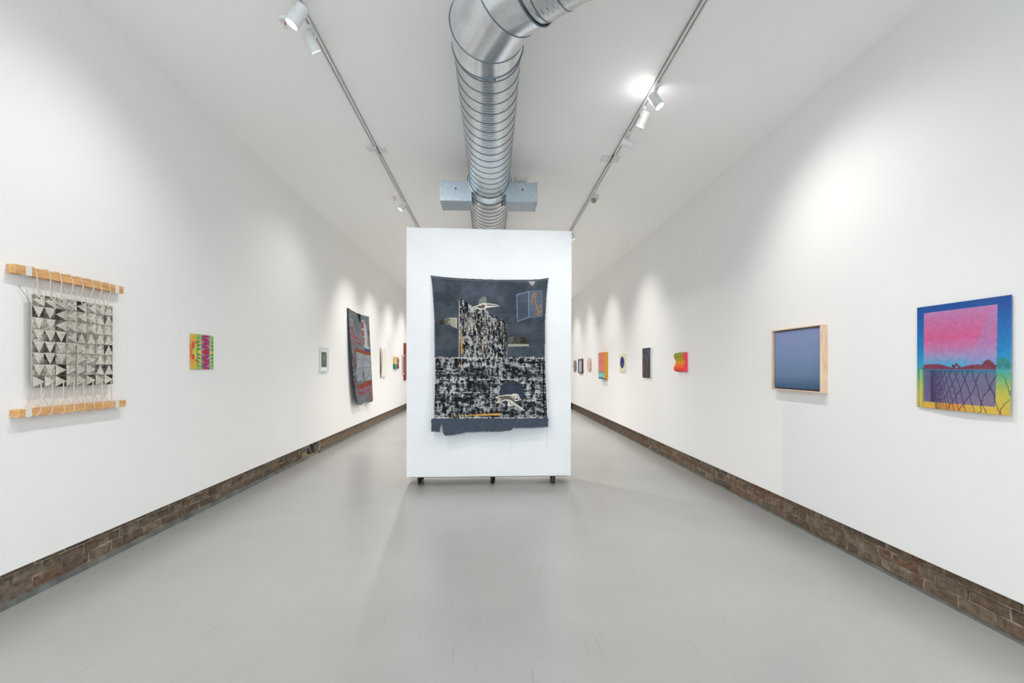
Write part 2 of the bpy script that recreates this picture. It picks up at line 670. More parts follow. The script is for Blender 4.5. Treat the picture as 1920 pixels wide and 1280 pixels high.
duct = thing('ventilation_duct', 'shiny galvanised spiral duct with an elbow running along the middle of the ceiling', 'duct', (0, 0, 0))
YC = 5.42                                          # coupling
mod = spiral_tube('duct_run', (DX, 3.13, DZ), (DX, YC, DZ), DR, duct)
spiral_tube('duct_run', (DX - .01, YC + .09, DZ), (DX - .03, Y1, DZ), 0.26, duct, n=64)
mitre('reducer', (DX, YC - .02, DZ), (0, 1, 0), (DX, YC + .10, DZ), (0, 1, 0), (0, 1, 0), DR + .004, 0.267, M_ELBOW, duct)
ring_seam(duct, (DX, YC + .10, DZ), (0, 1, 0), 0.266, 1, M_SEAM, rr=.006)
ring_seam(duct, (DX, YC - .02, DZ), (0, 1, 0), DR + .004, 1, M_SEAM, rr=.004)
A1, A2 = math.radians(25), math.radians(50)
d0 = Vector((0, -1, 0)); d1 = Vector((math.sin(A1), -math.cos(A1), 0)); d2 = Vector((math.sin(A2), -math.cos(A2), 0))
P0 = Vector((DX, 3.15, DZ))
PA = Vector((DX, 2.985, DZ))
PB = PA + d1 * 0.30
PC = PB + d2 * 0.17
nA = (d0 + d1).normalized(); nB = (d1 + d2).normalized()
RE = DR + .008
mitre('elbow_collar', P0, d0, PA, nA, d0, RE, RE, M_ELBOW, duct)
mitre('elbow_gore', PA, nA, PB, nB, d1, RE, RE, M_ELBOW, duct)
mitre('elbow_collar', PB, nB, PC, d2, d2, RE, RE, M_ELBOW, duct)
ring_seam(duct, PA, nA, RE, 1 / math.cos(A1 / 2), M_SEAM)
ring_seam(duct, PB, nB, RE, 1 / math.cos(A1 / 2), M_SEAM)
ring_seam(duct, P0, d0, RE + .001, 1, M_SEAM, rr=.005)
ring_seam(duct, PC, d2, RE + .001, 1, M_SEAM, rr=.005)
spiral_tube('duct_run', PC - d2 * .02, PC + d2 * 2.2, DR, duct)
bm = bmesh.new(); tube(bm, [(DX + .05, 3.16, DZ - DR - .012), (DX + .05, 3.16, DZ - DR + .02)], .006, 6)
obj('screw', bm, M_DARK, duct)
# saddle straps where the box takeoffs meet the duct
for s in (-1, 1):
    bm = bmesh.new()
    pts = [(DX + s * (0.262 * math.sin(t_)), YC + 0.36, DZ - 0.262 * math.cos(t_)) for t_ in [math.radians(q) for q in range(38, 96, 6)]]
    for i in range(len(pts) - 1):
        a, b_ = Vector(pts[i]), Vector(pts[i + 1])
        q = [bm.verts.new(a + Vector((s * .004, -.30, 0))), bm.verts.new(a + Vector((s * .004, .03, 0))), bm.verts.new(b_ + Vector((s * .004, .03, 0))), bm.verts.new(b_ + Vector((s * .004, -.30, 0)))]
        bm.faces.new(q if s < 0 else q[::-1])
    bmesh.ops.remove_doubles(bm, verts=bm.verts[:], dist=1e-4)
    o = obj('saddle', bm, M_ELBOW, duct)
    md = o.modifiers.new('s', 'SOLIDIFY'); md.thickness = 0.006

for side, x0, x1, lab in (('l', -0.614, -0.24, 'galvanised box on the left side of the round duct'),
                          ('r', 0.17, 0.549, 'galvanised box on the right side of the round duct, by the small ceiling vent')):
    bm = bmesh.new(); box(bm, x0, x1, 5.46, 5.80, 3.485, 3.722); bevel(bm, .003)
    bx = obj('branch_box', bm, M_BOX, duct)
    xe0, xe1 = (x0 - .003, x0 + .022) if side == 'l' else (x1 - .022, x1 + .003)
    bm = bmesh.new(); box(bm, xe0, xe1, 5.456, 5.804, 3.481, 3.726); bevel(bm, .001)
    obj('end_flange', bm, M_BOX, bx)
    bm = bmesh.new()
    xs = -0.43 if side == 'l' else 0.37
    tube(bm, [(xs, 5.448, 3.63), (xs, 5.465, 3.63)], 0.008, 8)
    obj('screw', bm, M_DARK, bx)

t = thing('ceiling_vent', 'small white slotted vent on the ceiling beside the duct', 'vent', (0.40, 6.08, ceil_z(.4) - .03))
bm = bmesh.new(); box(bm, -.085, .085, -.09, .09, 0, .045); bevel(bm, .004)
obj('vent_frame', bm, M_WHITE_METAL, t)
for i in range(6):
    bm = bmesh.new(); box(bm, -.062 + i * .021, -.055 + i * .021, -.07, .07, -.006, .004)
    obj('slat', bm, M_GROOVE, t)

# ---------------------------------------------------------------- lighting tracks and spots
def track(x, label, fl):
    z = ceil_z(x)
    t = thing('lighting_track', label, 'track', (x, 0, z), 'white lighting tracks along the ceiling')
    bm = bmesh.new()
    box(bm, -.018, -.0045, Y0 + 1, Y1 - .3, -.032, .004)
    box(bm, .0045, .018, Y0 + 1, Y1 - .3, -.032, .004)
    box(bm, -.018, .018, Y0 + 1, Y1 - .3, -.008, .004)
    obj('rail', bm, M_WHITE_METAL, t)
    bm = bmesh.new()
    box(bm, -.0045, .0045, Y0 + 1, Y1 - .3, -.026, -.020)
    o = obj('groove', bm, M_GROOVE, t); o['label'] = 'brownish slot in the rail'
    for y in fl:
        bm = bmesh.new(); box(bm, -.018, .018, y - .10, y + .10, -.036, -.002); bevel(bm, .003)
        obj('coupler', bm, M_WHITE_METAL, t)
        for k in (-.04, .04):
            bm = bmesh.new(); tube(bm, [(0, y + k, -.040), (0, y + k, -.034)], .005, 6)
            obj('screw', bm, M_DARK, t)
    return t


TL, TR = -1.36, 1.415
track(TL, 'white lighting track left of the duct', (5.45, 9.5, 1.0))
track(TR, 'white lighting track right of the duct', (5.25, 9.0, 0.9))
for x, y, lab in ((TL, 5.45, 'white oblong cover plate on the ceiling at the left track joint'), (TR - .02, 5.3, 'white oblong cover plate on the ceiling at the right track joint')):
    bm = bmesh.new(); box(bm, -.11, .11, -.07, .07, -.012, .006); bevel(bm, .008, 2)
    o = obj('cover_plate', bm, M_WHITE_METAL); o.location = (x, y, ceil_z(x) - .001)
    o.rotation_euler = (0, math.atan(0.0476), 0)
    tag(o, lab, 'plate')

M_LENS_ON = bpy.data.materials.new('lamp_lens_lit'); M_LENS_ON.use_nodes = True
_b = M_LENS_ON.node_tree.nodes['Principled BSDF']
_b.inputs['Emission Color'].default_value = (1, 0.96, 0.93, 1)
_b.inputs['Emission Strength'].default_value = 14
M_LENS_OFF = mat('lamp_lens_unlit', (150, 140, 120), 0.2)
HEAD = {}


def head_mesh():
    bm = bmesh.new()
    # open can: outer skin, rim, inner skin; axis +X is the beam
    lathe(bm, [(0.0, -.075), (.030, -.075), (.041, -.066), (.042, .058), (.040, .060), (.037, .058), (.036, .040), (0.0, .038)], 28, 'X')
    return bm


def spot(x, y, aim, label, grp=None, size=75, lit=True, blend=1.0, drop=.105, scale=1.0, color=(1, .975, .955)):
    z = ceil_z(x) - .032
    t = thing('track_spotlight', label, 'spotlight', (x, y, z), 'white spotlights on the ceiling tracks')
    bm = bmesh.new(); box(bm, -.016, .016, -.055, .055, -.035, .0); bevel(bm, .004)
    obj('adapter', bm, M_WHITE_METAL, t)
    d = (Vector(aim) - Vector((x, y, z - drop)))
    d.normalize()
    c = Vector((0, 0, -drop))
    side = d.cross(Vector((0, 0, 1))).normalized()
    bm = bmesh.new()
    tube(bm, [(0, 0, -.03), (0, 0, -drop + .055)], .009, 10)
    obj('stem', bm, M_WHITE_METAL, t)
    bm = bmesh.new()
    pts = [c + side * .047, c + side * .047 + Vector((0, 0, .052)), Vector((0, 0, -drop + .060)), c - side * .047 + Vector((0, 0, .052)), c - side * .047]
    tube(bm, pts, .0045, 6)
    obj('yoke', bm, M_WHITE_METAL, t)
    if 'm' not in HEAD:
        o = obj('lamp_head', head_mesh(), M_WHITE_METAL, t); smooth(o, 35); HEAD['m'] = o.data
        bm = bmesh.new(); lathe(bm, [(0, .0), (.034, .0), (.034, .004), (0, .007)], 24, 'X')
        HEAD['l'] = bm
        me = bpy.data.meshes.new('lens'); bm.to_mesh(me); me2 = me.copy(); bm.free()
        me.materials.append(M_LENS_ON); me2.materials.append(M_LENS_OFF)
        HEAD['on'], HEAD['off'] = me, me2
    else:
        o = bpy.data.objects.new('lamp_head', HEAD['m']); COL.objects.link(o); o.parent = t
    q = d.to_track_quat('X', 'Z')
    o.rotation_mode = 'QUATERNION'; o.rotation_quaternion = q; o.location = c; o.scale = (scale,) * 3
    l = bpy.data.objects.new('lens', HEAD['on' if lit else 'off']); COL.objects.link(l); l.parent = t
    l.rotation_mode = 'QUATERNION'; l.rotation_quaternion = q; l.location = c + d * .043 * scale; l.scale = (scale,) * 3
    l['label'] = 'glowing lens' if lit else 'unlit lens'
    if lit and grp:
        ld = bpy.data.lights.new('spot_beam', 'SPOT')
        ld.energy = GAIN[grp] * 100
        ld.spot_size = math.radians(size)
        ld.spot_blend = blend
        ld.shadow_soft_size = 0.03
        ld.color = color
        lo = bpy.data.objects.new('spot_beam', ld); COL.objects.link(lo)
        lo['grp'] = grp
        lo.location = Vector((x, y, z)) + c + d * .066 * scale
        lo.rotation_euler = d.to_track_quat('-Z', 'Y').to_euler()
    return t


GAIN = dict(A=0.68, B=0.86, PL=0.80, PR=0.78, C=0.42, FL=1.25, FR=0.8, DF=3.6, K1=0.3, K2=1.5, DN=1.25)
# in view, left track
spot(TL, 3.24, (-2.95, 3.05, 1.25), 'lit white spotlight on the left track nearest the camera, turned to the woven piece', 'A', 115, scale=1.15, color=(1, .985, .975))
spot(TL, 3.50, (0.1, 5.6, 0.9), 'white spotlight on the left track turned away towards the display panel', 'PL', 110)
spot(TL, 7.0, (-2.95, 6.6, 1.4), 'lit white spotlight on the left track above the display panel corner', 'C', 110)
# in view, right track
spot(TR, 3.86, (2.8, 3.25, 1.15), 'dazzling white spotlight on the right track with a glare around it', 'B', 115, drop=.13)
spot(TR, 4.20, (-.1, 5.5, 0.5), 'white spotlight hanging just behind the dazzling one on the right track', 'PR', 110)
spot(TR, 4.66, (2.8, 4.4, 3.2), 'unlit pale spotlight on the right track, turned sideways to the wall', None, lit=False)
spot(TR, 6.2, (.6, 4.9, 2.6), 'unlit spotlight with a brown inside on the right track near the duct box', None, lit=False)
# assumed lamps farther down the hall, hidden behind the panel
ORD = ('nearest', 'second', 'third', 'farthest')
for i, (y, ay) in enumerate(((9.2, 9.7), (11.0, 11.5), (13.0, 13.5), (15.0, 15.3))):
    spot(TL, y, (-2.95, ay, 1.5), 'assumed wall spotlight on the left track behind the display panel, %s of four' % ORD[i], 'FL', 80)
for i, (y, ay) in enumerate(((8.0, 8.2), (10.3, 10.8), (12.6, 13.2), (14.8, 15.1))):
    spot(TR, y, (2.8, ay, 1.5), 'assumed wall spotlight on the right track behind the display panel, %s of four' % ORD[i], 'FR', 80)
for i, y in enumerate((7.6, 10.0, 12.4, 14.6)):  # added fill floods, hidden by the panel, brightening the far hall
    spot((TL, TR)[i % 2], y + 1.05, (0, y + .3, 0), 'added fill floodlight facing the floor behind the display panel, %s of four' % ORD[i], 'DF', 120)
# assumed lamps out of view, added to light the near walls and room
for y, w, g_ in ((1.2, 'just', 'K1'), (-1.5, 'well', 'K2'), (-4.0, 'far', 'K2')):
    spot(TL, y, (-2.95, y, 1.3), 'assumed wall spotlight on the left track %s behind the viewpoint' % w, g_, 120)
    spot(TR, y, (2.8, y, 1.3), 'assumed wall spotlight on the right track %s behind the viewpoint' % w, g_, 120)
for x, w in ((TL, 'left'), (TR, 'right')):  # added fill floods out of view, brightening the floor near the viewpoint
    spot(x, 2.45, (x * .6, 2.6, 0), 'added fill floodlight facing the floor on the %s track above the viewpoint' % w, 'DN', 120)

# added point light imitating the dazzling lamp's spill and glare on the ceiling
_ld = bpy.data.lights.new('added_lamp_glow', 'POINT'); _ld.energy = 1.4; _ld.shadow_soft_size = .02; _ld.color = (1, .93, .95)
_lo = bpy.data.objects.new('added_lamp_glow', _ld); COL.objects.link(_lo); _lo.location = (TR - .06, 3.92, 3.80); _lo['grp'] = 'B'

# ceiling sprinklers
M_RED = mat('sprinkler_bulb', (200, 60, 40), 0.2)
for (x, y, lab, s) in ((-1.54, 3.47, 'white ceiling sprinkler with a red bulb beside the nearest left spotlight', 1.0),
                       (-1.48, 7.0, 'small ceiling sprinkler beside the far left spotlight', 1.0)):
    t = thing('sprinkler', lab, 'sprinkler', (x, y, ceil_z(x)), 'ceiling sprinklers')
    bm = bmesh.new(); lathe(bm, [(0, -.012), (.018, -.012), (.022, -.016), (.040, -.012), (.047, .003), (.0, .004)], 28)
    smooth(obj('escutcheon', bm, M_WHITE_METAL, t), 30)
    bm = bmesh.new()
    tube(bm, [(-.012, 0, -.012), (-.014, 0, -.035), (0, 0, -.055)], .003, 6)
    tube(bm, [(.012, 0, -.012), (.014, 0, -.035), (0, 0, -.055)], .003, 6)
    obj('sprinkler_arms', bm, M_WHITE_METAL, t)
    bm = bmesh.new(); tube(bm, [(0, 0, -.014), (0, 0, -.048)], .0035, 6)
    obj('bulb', bm, M_RED, t)
    bm = bmesh.new(); lathe(bm, [(0, -.058), (.017, -.058), (.018, -.055), (0, -.055)], 14)
    obj('deflector', bm, M_WHITE_METAL, t)

# ---------------------------------------------------------------- the display panel on casters
PF = 5.75
panel = thing('display_panel', 'tall white freestanding panel on black casters in the middle of the room', 'panel', (-.03, PF, 0))
bm = bmesh.new()
PT = .46
v = box(bm, -1.067, 1.017, PF, PF + PT, .12, 3.24, panel.location)
for q in v:
    if q.co.z > 1:
        q.co.z += .010 if q.co.x < 0 else -.010
    elif q.co.x > 0:
        q.co.x -= .012
bevel(bm, .004, 2)
obj('panel_body', bm, M_PANEL, panel)
bm = bmesh.new()
box(bm, -1.0, 1.0, 0.04, PT - .04, .105, .121)
obj('underframe', bm, mat('raw_timber', (120, 96, 70), 0.8, var=.2, scale=12), panel)
for cx in (-.89, .045, .83):
    for cy in (.10, PT - .10):
        a = random.uniform(-.6, .6)
        c = obj('caster', (lambda b: (box(b, -.035, .035, -.03, .03, .098, .106), b)[1])(bmesh.new()), M_CHROME, panel)
        c.location = (cx, cy, 0)
        c.rotation_euler = (0, 0, a)
        bm = bmesh.new(); lathe(bm, [(0, -.014), (.030, -.014), (.037, -.009), (.037, .009), (.030, .014), (0, .014)], 20, 'X')
        for q in bm.verts:
            q.co.z += .037
            q.co.y += .012
        smooth(obj('wheel', bm, M_BLACK, c), 30)
        bm = bmesh.new()
        for s in (-1, 1):
            box(bm, s * .019 - .002, s * .019 + .002, -.018, .026, .03, .098)
        box(bm, -.021, .021, -.022, .026, .078, .098)
        obj('fork', bm, M_BLACK, c)

# ---------------------------------------------------------------- painted sheets: numpy drawing tools
def vnoise(x, y, seed=0):
    rs = np.random.RandomState(seed)
    T = rs.rand(256, 256)
    xi, yi = np.floor(x).astype(int), np.floor(y).astype(int)
    fx, fy = x - xi, y - yi
    fx, fy = fx * fx * (3 - 2 * fx), fy * fy * (3 - 2 * fy)
    g = lambda i, j: T[i % 256, j % 256]
    return (g(xi, yi) * (1 - fx) + g(xi + 1, yi) * fx) * (1 - fy) + (g(xi, yi + 1) * (1 - fx) + g(xi + 1, yi + 1) * fx) * fy


def fbm(x, y, seed=0, o=4):
    s, a, t_ = 0, 0.5, 0
    for k in range(o):
        s = s + a * vnoise(x * 2 ** k, y * 2 ** k, seed + k)
        t_ += a
        a *= .55
    return s / t_


def poly(U, V, pts):
    ins = np.zeros(U.shape, bool)
    n = len(pts)
    for i in range(n):
        x1, y1 = pts[i]
        x2, y2 = pts[(i + 1) % n]
        if y1 == y2:
            continue
        c = ((y1 > V) != (y2 > V)) & (U < (x2 - x1) * (V - y1) / (y2 - y1) + x1)
        ins ^= c
    return ins


def seg(U, V, p, q, w):
    px, py = p
    dx, dy = q[0] - px, q[1] - py
    t_ = np.clip(((U - px) * dx + (V - py) * dy) / (dx * dx + dy * dy + 1e-9), 0, 1)
    return np.hypot(U - px - t_ * dx, V - py - t_ * dy) < w


def pline(U, V, pts, w):
    m = np.zeros(U.shape, bool)
    for i in range(len(pts) - 1):
        m |= seg(U, V, pts[i], pts[i + 1], w)
    return m


def put(C, m, c, a=1.0):
    if np.ndim(a):
        a = a[m][:, None]
    C[m] = C[m] * (1 - a) + np.array(c, float) * a


def mix(a, b, t_):
    return np.array(a, float) * (1 - t_[..., None]) + np.array(b, float) * t_[..., None]


def ramp(t_, stops):
    xs = [s[0] for s in stops]
    return np.stack([np.interp(t_, xs, [s[1][k] for s in stops]) for k in range(3)], -1)


def grid_faces(keep):
    nv, nu = keep.shape
    idx = np.arange((nv + 1) * (nu + 1)).reshape(nv + 1, nu + 1)
    F = np.stack([idx[:-1, :-1], idx[1:, :-1], idx[1:, 1:], idx[:-1, 1:]], -1)
    return F[keep]


def sheet(name, P, C, m, parent=None, keep=None, thick=0.0, flip=False):
    """P (nv+1,nu+1,3) positions, C same shape of sRGB pigments; keep = cells to build"""
    nv, nu = P.shape[0] - 1, P.shape[1] - 1
    if keep is None:
        keep = np.ones((nv, nu), bool)
    F = grid_faces(keep)
    if flip:
        F = F[:, ::-1]
    used, inv = np.unique(F, return_inverse=True)
    o = mesh_np(name, P.reshape(-1, 3)[used], inv.reshape(F.shape), m, parent, C.reshape(-1, 3)[used], True)
    if thick:
        s = o.modifiers.new('thickness', 'SOLIDIFY')
        s.thickness = thick
        s.offset = -1
    return o


def cell(mask):
    return mask[:-1, :-1] & mask[1:, :-1] & mask[1:, 1:] & mask[:-1, 1:]


# ---------------------------------------------------------------- large textile on the display panel
def k_u(u):
    return .00667 + (u - 762) * 3.7e-7


nu, nv = 370, 490
Ug = np.linspace(804, 1031, nu + 1)
Vg = np.linspace(513, 815, nv + 1)
U, V = np.meshgrid(Ug, Vg)
wob = 0.7 * (fbm(U * .12, V * .12, 5) - .5) * 2


def edge_l(v): return np.interp(v, [515, 530, 560, 600, 665, 700, 783, 784, 815], [807, 809.5, 812, 814.5, 815.5, 814.8, 813.5, 810, 810.5])
def edge_r(v): return np.interp(v, [519, 530, 560, 600, 665, 700, 781, 783, 798, 815], [1028.7, 1027, 1024, 1021.8, 1021, 1021.8, 1025, 1027, 1026, 1025])
def edge_t(u): return np.interp(u, [805, 830, 860, 900, 940, 990, 1010, 1030], [516, 519, 521.5, 523.3, 524.6, 524.6, 523.6, 520.5])
def edge_b(u): return np.interp(u, [805, 811, 827, 827.5, 831, 836, 850, 875, 905, 935, 958, 962, 1000, 1027], [806, 807, 808, 796, 808, 814.5, 813.5, 808.8, 808.0, 807.3, 804.5, 800.5, 800.3, 799])


inside = (U > edge_l(V) + wob * .4) & (U < edge_r(V) + wob * .4) & (V > edge_t(U)) & (V < edge_b(U) + wob)
slit = poly(U, V, [(826.5, 812), (829.5, 790), (833, 812)])
inside &= ~slit
kk = k_u(U)
# standing off the panel a little more towards the bottom, with soft folds
tt = (V - 515) / 300
fold = (.006 * np.exp(-((V - 565 - .02 * (U - 900)) / 3.0) ** 2) * (U > 850)
        + .007 * np.exp(-((V - 585 + .02 * (U - 900)) / 4.0) ** 2) * (U > 900)
        + .010 * np.exp(-(((U - 826) - (V - 605) * .25) / 4.0) ** 2) * (V > 600) * (V < 670)
        + .008 * np.exp(-(((U - 1000) + (V - 665) * .5) / 5.0) ** 2) * (V > 630) * (V < 680))
off = .012 + .085 * tt + .012 * tt * np.sin(U * .06 + .5) + .006 * (fbm(U * .03, V * .03, 9) - .5) + fold
off += .02 * np.clip((V - 783) / 25, 0, 1) * (0.5 + 0.5 * np.sin(U * .045 + 2))
PX = (U - 922) * kk
PZ = 1.5 + (688 - V) * kk
TAPE = np.stack([PX, PF - off, PZ], -1)

n1 = fbm(U * .05, V * .05, 1)
n2 = fbm(U * .25, V * .25, 2)
weave = vnoise(U * 1.3, V * .15, 3) * .5 + vnoise(U * .15, V * 1.3, 4) * .5
C = mix((57, 63, 72), (94, 102, 112), np.clip((n1 - .3) * 1.3 + (weave - .5) * .35, 0, 1))
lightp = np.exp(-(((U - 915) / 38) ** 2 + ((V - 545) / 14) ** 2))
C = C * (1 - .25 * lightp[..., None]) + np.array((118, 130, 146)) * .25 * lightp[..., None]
# distressed black and white print: lower field and building shape
lower = (V > 669 + 3 * (n2 - .5) * 2) & (V < 784)
bld = poly(U, V, [(861, 673), (860.5, 600), (861, 566), (862.5, 558), (868, 563), (874, 566), (880, 571), (888, 576), (897, 580), (908, 583), (918, 588), (926, 592), (934, 595), (941, 600), (951.5, 604.5), (950.5, 612), (950, 676)])
pr = lower | bld
s1 = fbm(U * .35, V * .12, 11, 4)
s2 = fbm(U * .12, V * .38, 12, 4)
s3 = fbm(U * .6, V * .6, 13, 3)
stre = np.where(bld & ~lower, .55 * s1 + .45 * s3, .38 * s1 + .36 * s2 + .26 * s3)
val = np.clip((stre - np.where(bld & ~lower, .475, .455)) * 7.5 + .05, 0, 1)
val = np.clip(val * (0.45 + 1.0 * fbm(U * .04, V * .05, 14)) , 0, 1)
ink = mix((24, 26, 30), (178, 180, 180), val)
tan = (fbm(U * .45, V * .25, 15) > .655) & bld & (V > 590)
C[pr] = ink[pr]
put(C, tan & pr, (176, 150, 122), .8)
put(C, lower & poly(U, V, [(880, 686), (930, 690), (925, 740), (870, 745)]), (26, 28, 32), .35)
for (a, b_) in (((846, 700), (846, 772)), ((852, 700), (848, 735)), ((920, 560 + 130), (921, 765)), ((937, 690), (936, 740))):
    put(C, seg(U, V, a, b_, 1.6) & (n2 > .45) & pr, (190, 192, 192), .7)
for y in (671, 711, 735, 781.5):
    put(C, (np.abs(V - y - 1.2 * (n1 - .5)) < .9) & lower & (fbm(U * .3, V * .1, 31) > .47), (214, 210, 202), .8)
for y in (703, 722, 748, 772):
    put(C, (np.abs(V - y) < 3) & lower & (fbm(U * .15, V * .3, 33) > .48), (20, 22, 26), .6)
put(C, (np.abs(U - 861.5 - .8 * (n2 - .5)) < 1.0) & bld & (V > 562), (190, 190, 184), .8)
put(C, (np.abs(U - 944) < 1.2) & bld & (V > 606) & (V < 655), (190, 192, 190), .6)
put(C, (U > 941) & (U < 951) & bld & (fbm(U * .5, V * .4, 41) > .4) & (V < 660), (18, 20, 24), .6)
# pale selvedge left of the lower field
put(C, (U < edge_l(V) + 2.2) & (V > 672) & (V < 782), (214, 208, 202), .9)
put(C, (U < edge_l(V) + 1.5) & (V < 665), (150, 148, 136), .7)
put(C, (np.abs(V - edge_t(U) - 3) < .5), (130, 138, 146), .7)
put(C, (V - edge_t(U) < 1.6), (60, 62, 64), .7)
# stitched window lines
q1 = [(968.5, 553.5), (991, 547), (991, 595), (970, 603), (968.5, 553.5)]
q2 = [(992, 546.5), (1015, 545.5), (1016, 593), (992, 595.5), (992, 546.5)]
put(C, poly(U, V, q2), (98, 116, 138), .45)
put(C, poly(U, V, q1), (84, 99, 118), .35)
put(C, pline(U, V, q1, .75), (138, 158, 178), .75)
put(C, pline(U, V, q2, .6), (120, 140, 160), .7)
put(C, pline(U, V, [(992.3, 549), (992.3, 594)], .5), (40, 46, 56), .7)
rag = fbm(U * .6, V * .6, 21) > .38
# ochre letter-like marks, an A above a U
for a, b_, w in (((996, 570), (997, 557), 1.8), ((997, 557), (1001, 550), 1.9), ((1001, 550), (1004.5, 551), 1.5), ((1004, 552), (1002.5, 570), 1.6), ((997, 559), (1004, 557), 1.4),
                 ((1006, 571), (1006, 578), 1.5), ((1007, 576), (1010, 590), 1.8), ((1013.5, 572), (1013, 586), 1.8), ((1008, 588), (1013, 585), 2.2), ((1004, 582), (1005, 590), 1.2), ((1009, 592), (1011, 592), 1.2)):
    put(C, seg(U, V, a, b_, w) & rag, (150, 118, 80), .78)
# gold and copper bars, black frame line
g = np.clip((V - 622) / 22, 0, 1)
put(C, seg(U, V, (866, 624), (866, 662), 1.8), (206, 150, 58), .25 + .7 * g)
put(C, poly(U, V, [(859.5, 687), (863.5, 687), (863.2, 679)]), (206, 150, 110))
g = np.clip((U - 842) / 60, 0, 1)
put(C, poly(U, V, [(841, 777.8), (939.5, 773.2), (939.5, 776.6), (841, 779.6)]), (212, 160, 70), .12 + .88 * g)
put(C, pline(U, V, [(972, 680), (1017.5, 679.5), (1018.5, 757)], 1.1), (12, 12, 16))
# fold shading is real; hem band is a separate strip
M_CLOTH = vmat('printed_denim', 0.9, 0.15, grain=0.16, gscale=260, bump=.5)
tap = thing('textile_hanging', 'large dark denim patchwork textile with a black and white tower print on the display panel', 'textile', (0, PF, 1.6))
LOC = np.array(tap.location)
hemline = 784 + .8 * (n1 - .5)
hem_m = inside & (V >= hemline - 1.5)
cloth_m = inside & (V <= hemline + 1.5)
sheet('cloth', TAPE - LOC, C, M_CLOTH, tap, cell(cloth_m), .003)
CH = mix((54, 62, 76), (84, 92, 104), np.clip(n2 * .6 + weave * .4, 0, 1))
put(CH, (V > edge_b(U) - 1.8), (120, 122, 124), .5)
hem = sheet('hem', TAPE - LOC + np.array((0, -.005, 0)), CH, M_CLOTH, tap, cell(hem_m), .003)
hem['label'] = 'plain blue-grey band with a slit along the bottom edge'


def patch(name, label, mask, Cp, lift=.004):
    o = sheet(name, TAPE - LOC + np.array((0, -lift, 0)), Cp, M_CLOTH, tap, cell(mask), .004)
    o['label'] = label
    return o


Cm = mix((42, 47, 58), (66, 73, 87), np.clip(n2, 0, 1))
patch('round_patch', 'dark blue-grey disc', np.hypot(U - 959.5, V - 736.5) < 24, Cm)
cl = poly(U, V, [(824.5, 605), (827, 600), (833, 597.8), (845, 596), (857.8, 595.6), (858, 617), (850, 613.5), (843, 609.8), (833, 608.4), (826, 610)])
Cc = mix((52, 50, 44), (158, 156, 140), np.clip((U - 832) / 16 + (n2 - .5) * 1.2, 0, 1))
put(Cc, (U > 855) | (V < 597.5), (196, 188, 160), .7)
patch('cloud_patch', 'ragged olive and cream patch', cl, Cc)
cl = poly(U, V, [(952, 634), (958, 632), (968, 630), (975, 632.5), (985, 632), (989, 638), (990, 644), (992.6, 649.5), (952, 650.5)])
Cc = mix((50, 46, 40), (104, 106, 100), np.clip(fbm(U * .3, V * .3, 51) * 1.4 - .3 + (968 - U) / 40, 0, 1))
put(Cc, V > 645.2 + 1.5 * (n2 - .5), (168, 170, 156), .9)
patch('cloud_patch', 'brown patch with a cream lower rim', cl, Cc)
patch('tab_patch', 'pale pinkish tab under the top edge', poly(U, V, [(989, 527.5), (1003.5, 527.5), (1001.5, 534), (998, 536.3), (995, 535.6), (992.5, 532)]), mix((160, 154, 156), (182, 176, 176), n2))
patch('leaf_patch', 'grey-green leaf-shaped patch', poly(U, V, [(896, 574), (898, 562), (904, 557), (908, 555.5), (911.5, 558), (913.5, 570), (908, 574)]), mix((106, 118, 112), (132, 142, 132), n2))


def creature(name, label, outl, darks, lines, red):
    m = poly(U, V, outl)
    Cc = mix((196, 190, 178), (222, 216, 206), n2)
    for d_ in darks:
        put(Cc, poly(U, V, d_), (92, 86, 82), .95)
    for l_ in lines:
        put(Cc, pline(U, V, l_, .55), (44, 42, 44), .95)
    if red:
        put(Cc, np.hypot(U - red[0], V - red[1]) < 1.8, (196, 96, 66), .9)
    patch(name, label, m, Cc, .009)


creature('bird_patch', 'cream and grey bird-like applique above the tower',
         [(882, 580), (887, 575), (893, 573.5), (898, 571), (905, 568.3), (915, 568.6), (930, 570.5), (939.5, 574.4), (930, 576), (922, 577), (914, 578), (911, 580), (916, 586), (914.5, 589), (910.5, 587), (906, 580.5), (901, 582), (896, 580), (890, 580.5), (884, 582)],
         [[(895, 577), (906, 571), (910, 573), (908, 578), (902, 579)], [(912, 571), (929, 572), (936, 574), (914, 574)]],
         [[(887, 579), (900, 574)], [(908, 579), (913, 586)]], (937.6, 574.3))
creature('bird_patch', 'cream and grey bird-like applique over the round patch',
         [(926, 743), (933, 741.2), (943, 739.5), (950, 738.2), (958, 738.3), (962, 736.4), (970, 737), (973, 741), (974, 745.5), (978.5, 748.8), (968, 751), (964, 752), (974, 760), (984, 767), (983, 769), (977, 767.5), (966, 759), (962, 759), (957, 761.5), (950, 760), (952, 752), (948, 750), (938, 753), (926.5, 756.5), (934, 749), (938, 747.2), (931, 745.5)],
         [[(932, 742.8), (945, 741), (956, 741), (960, 746), (972, 757), (978, 763), (966, 755), (956, 748), (946, 747.5), (935, 752), (940, 746.5)]],
         [[(958, 740), (962, 747), (974, 748)], [(963, 741), (969, 741), (970, 746), (963, 747), (963, 741)], [(955, 751), (957, 757), (962, 756)]], (927.4, 743))
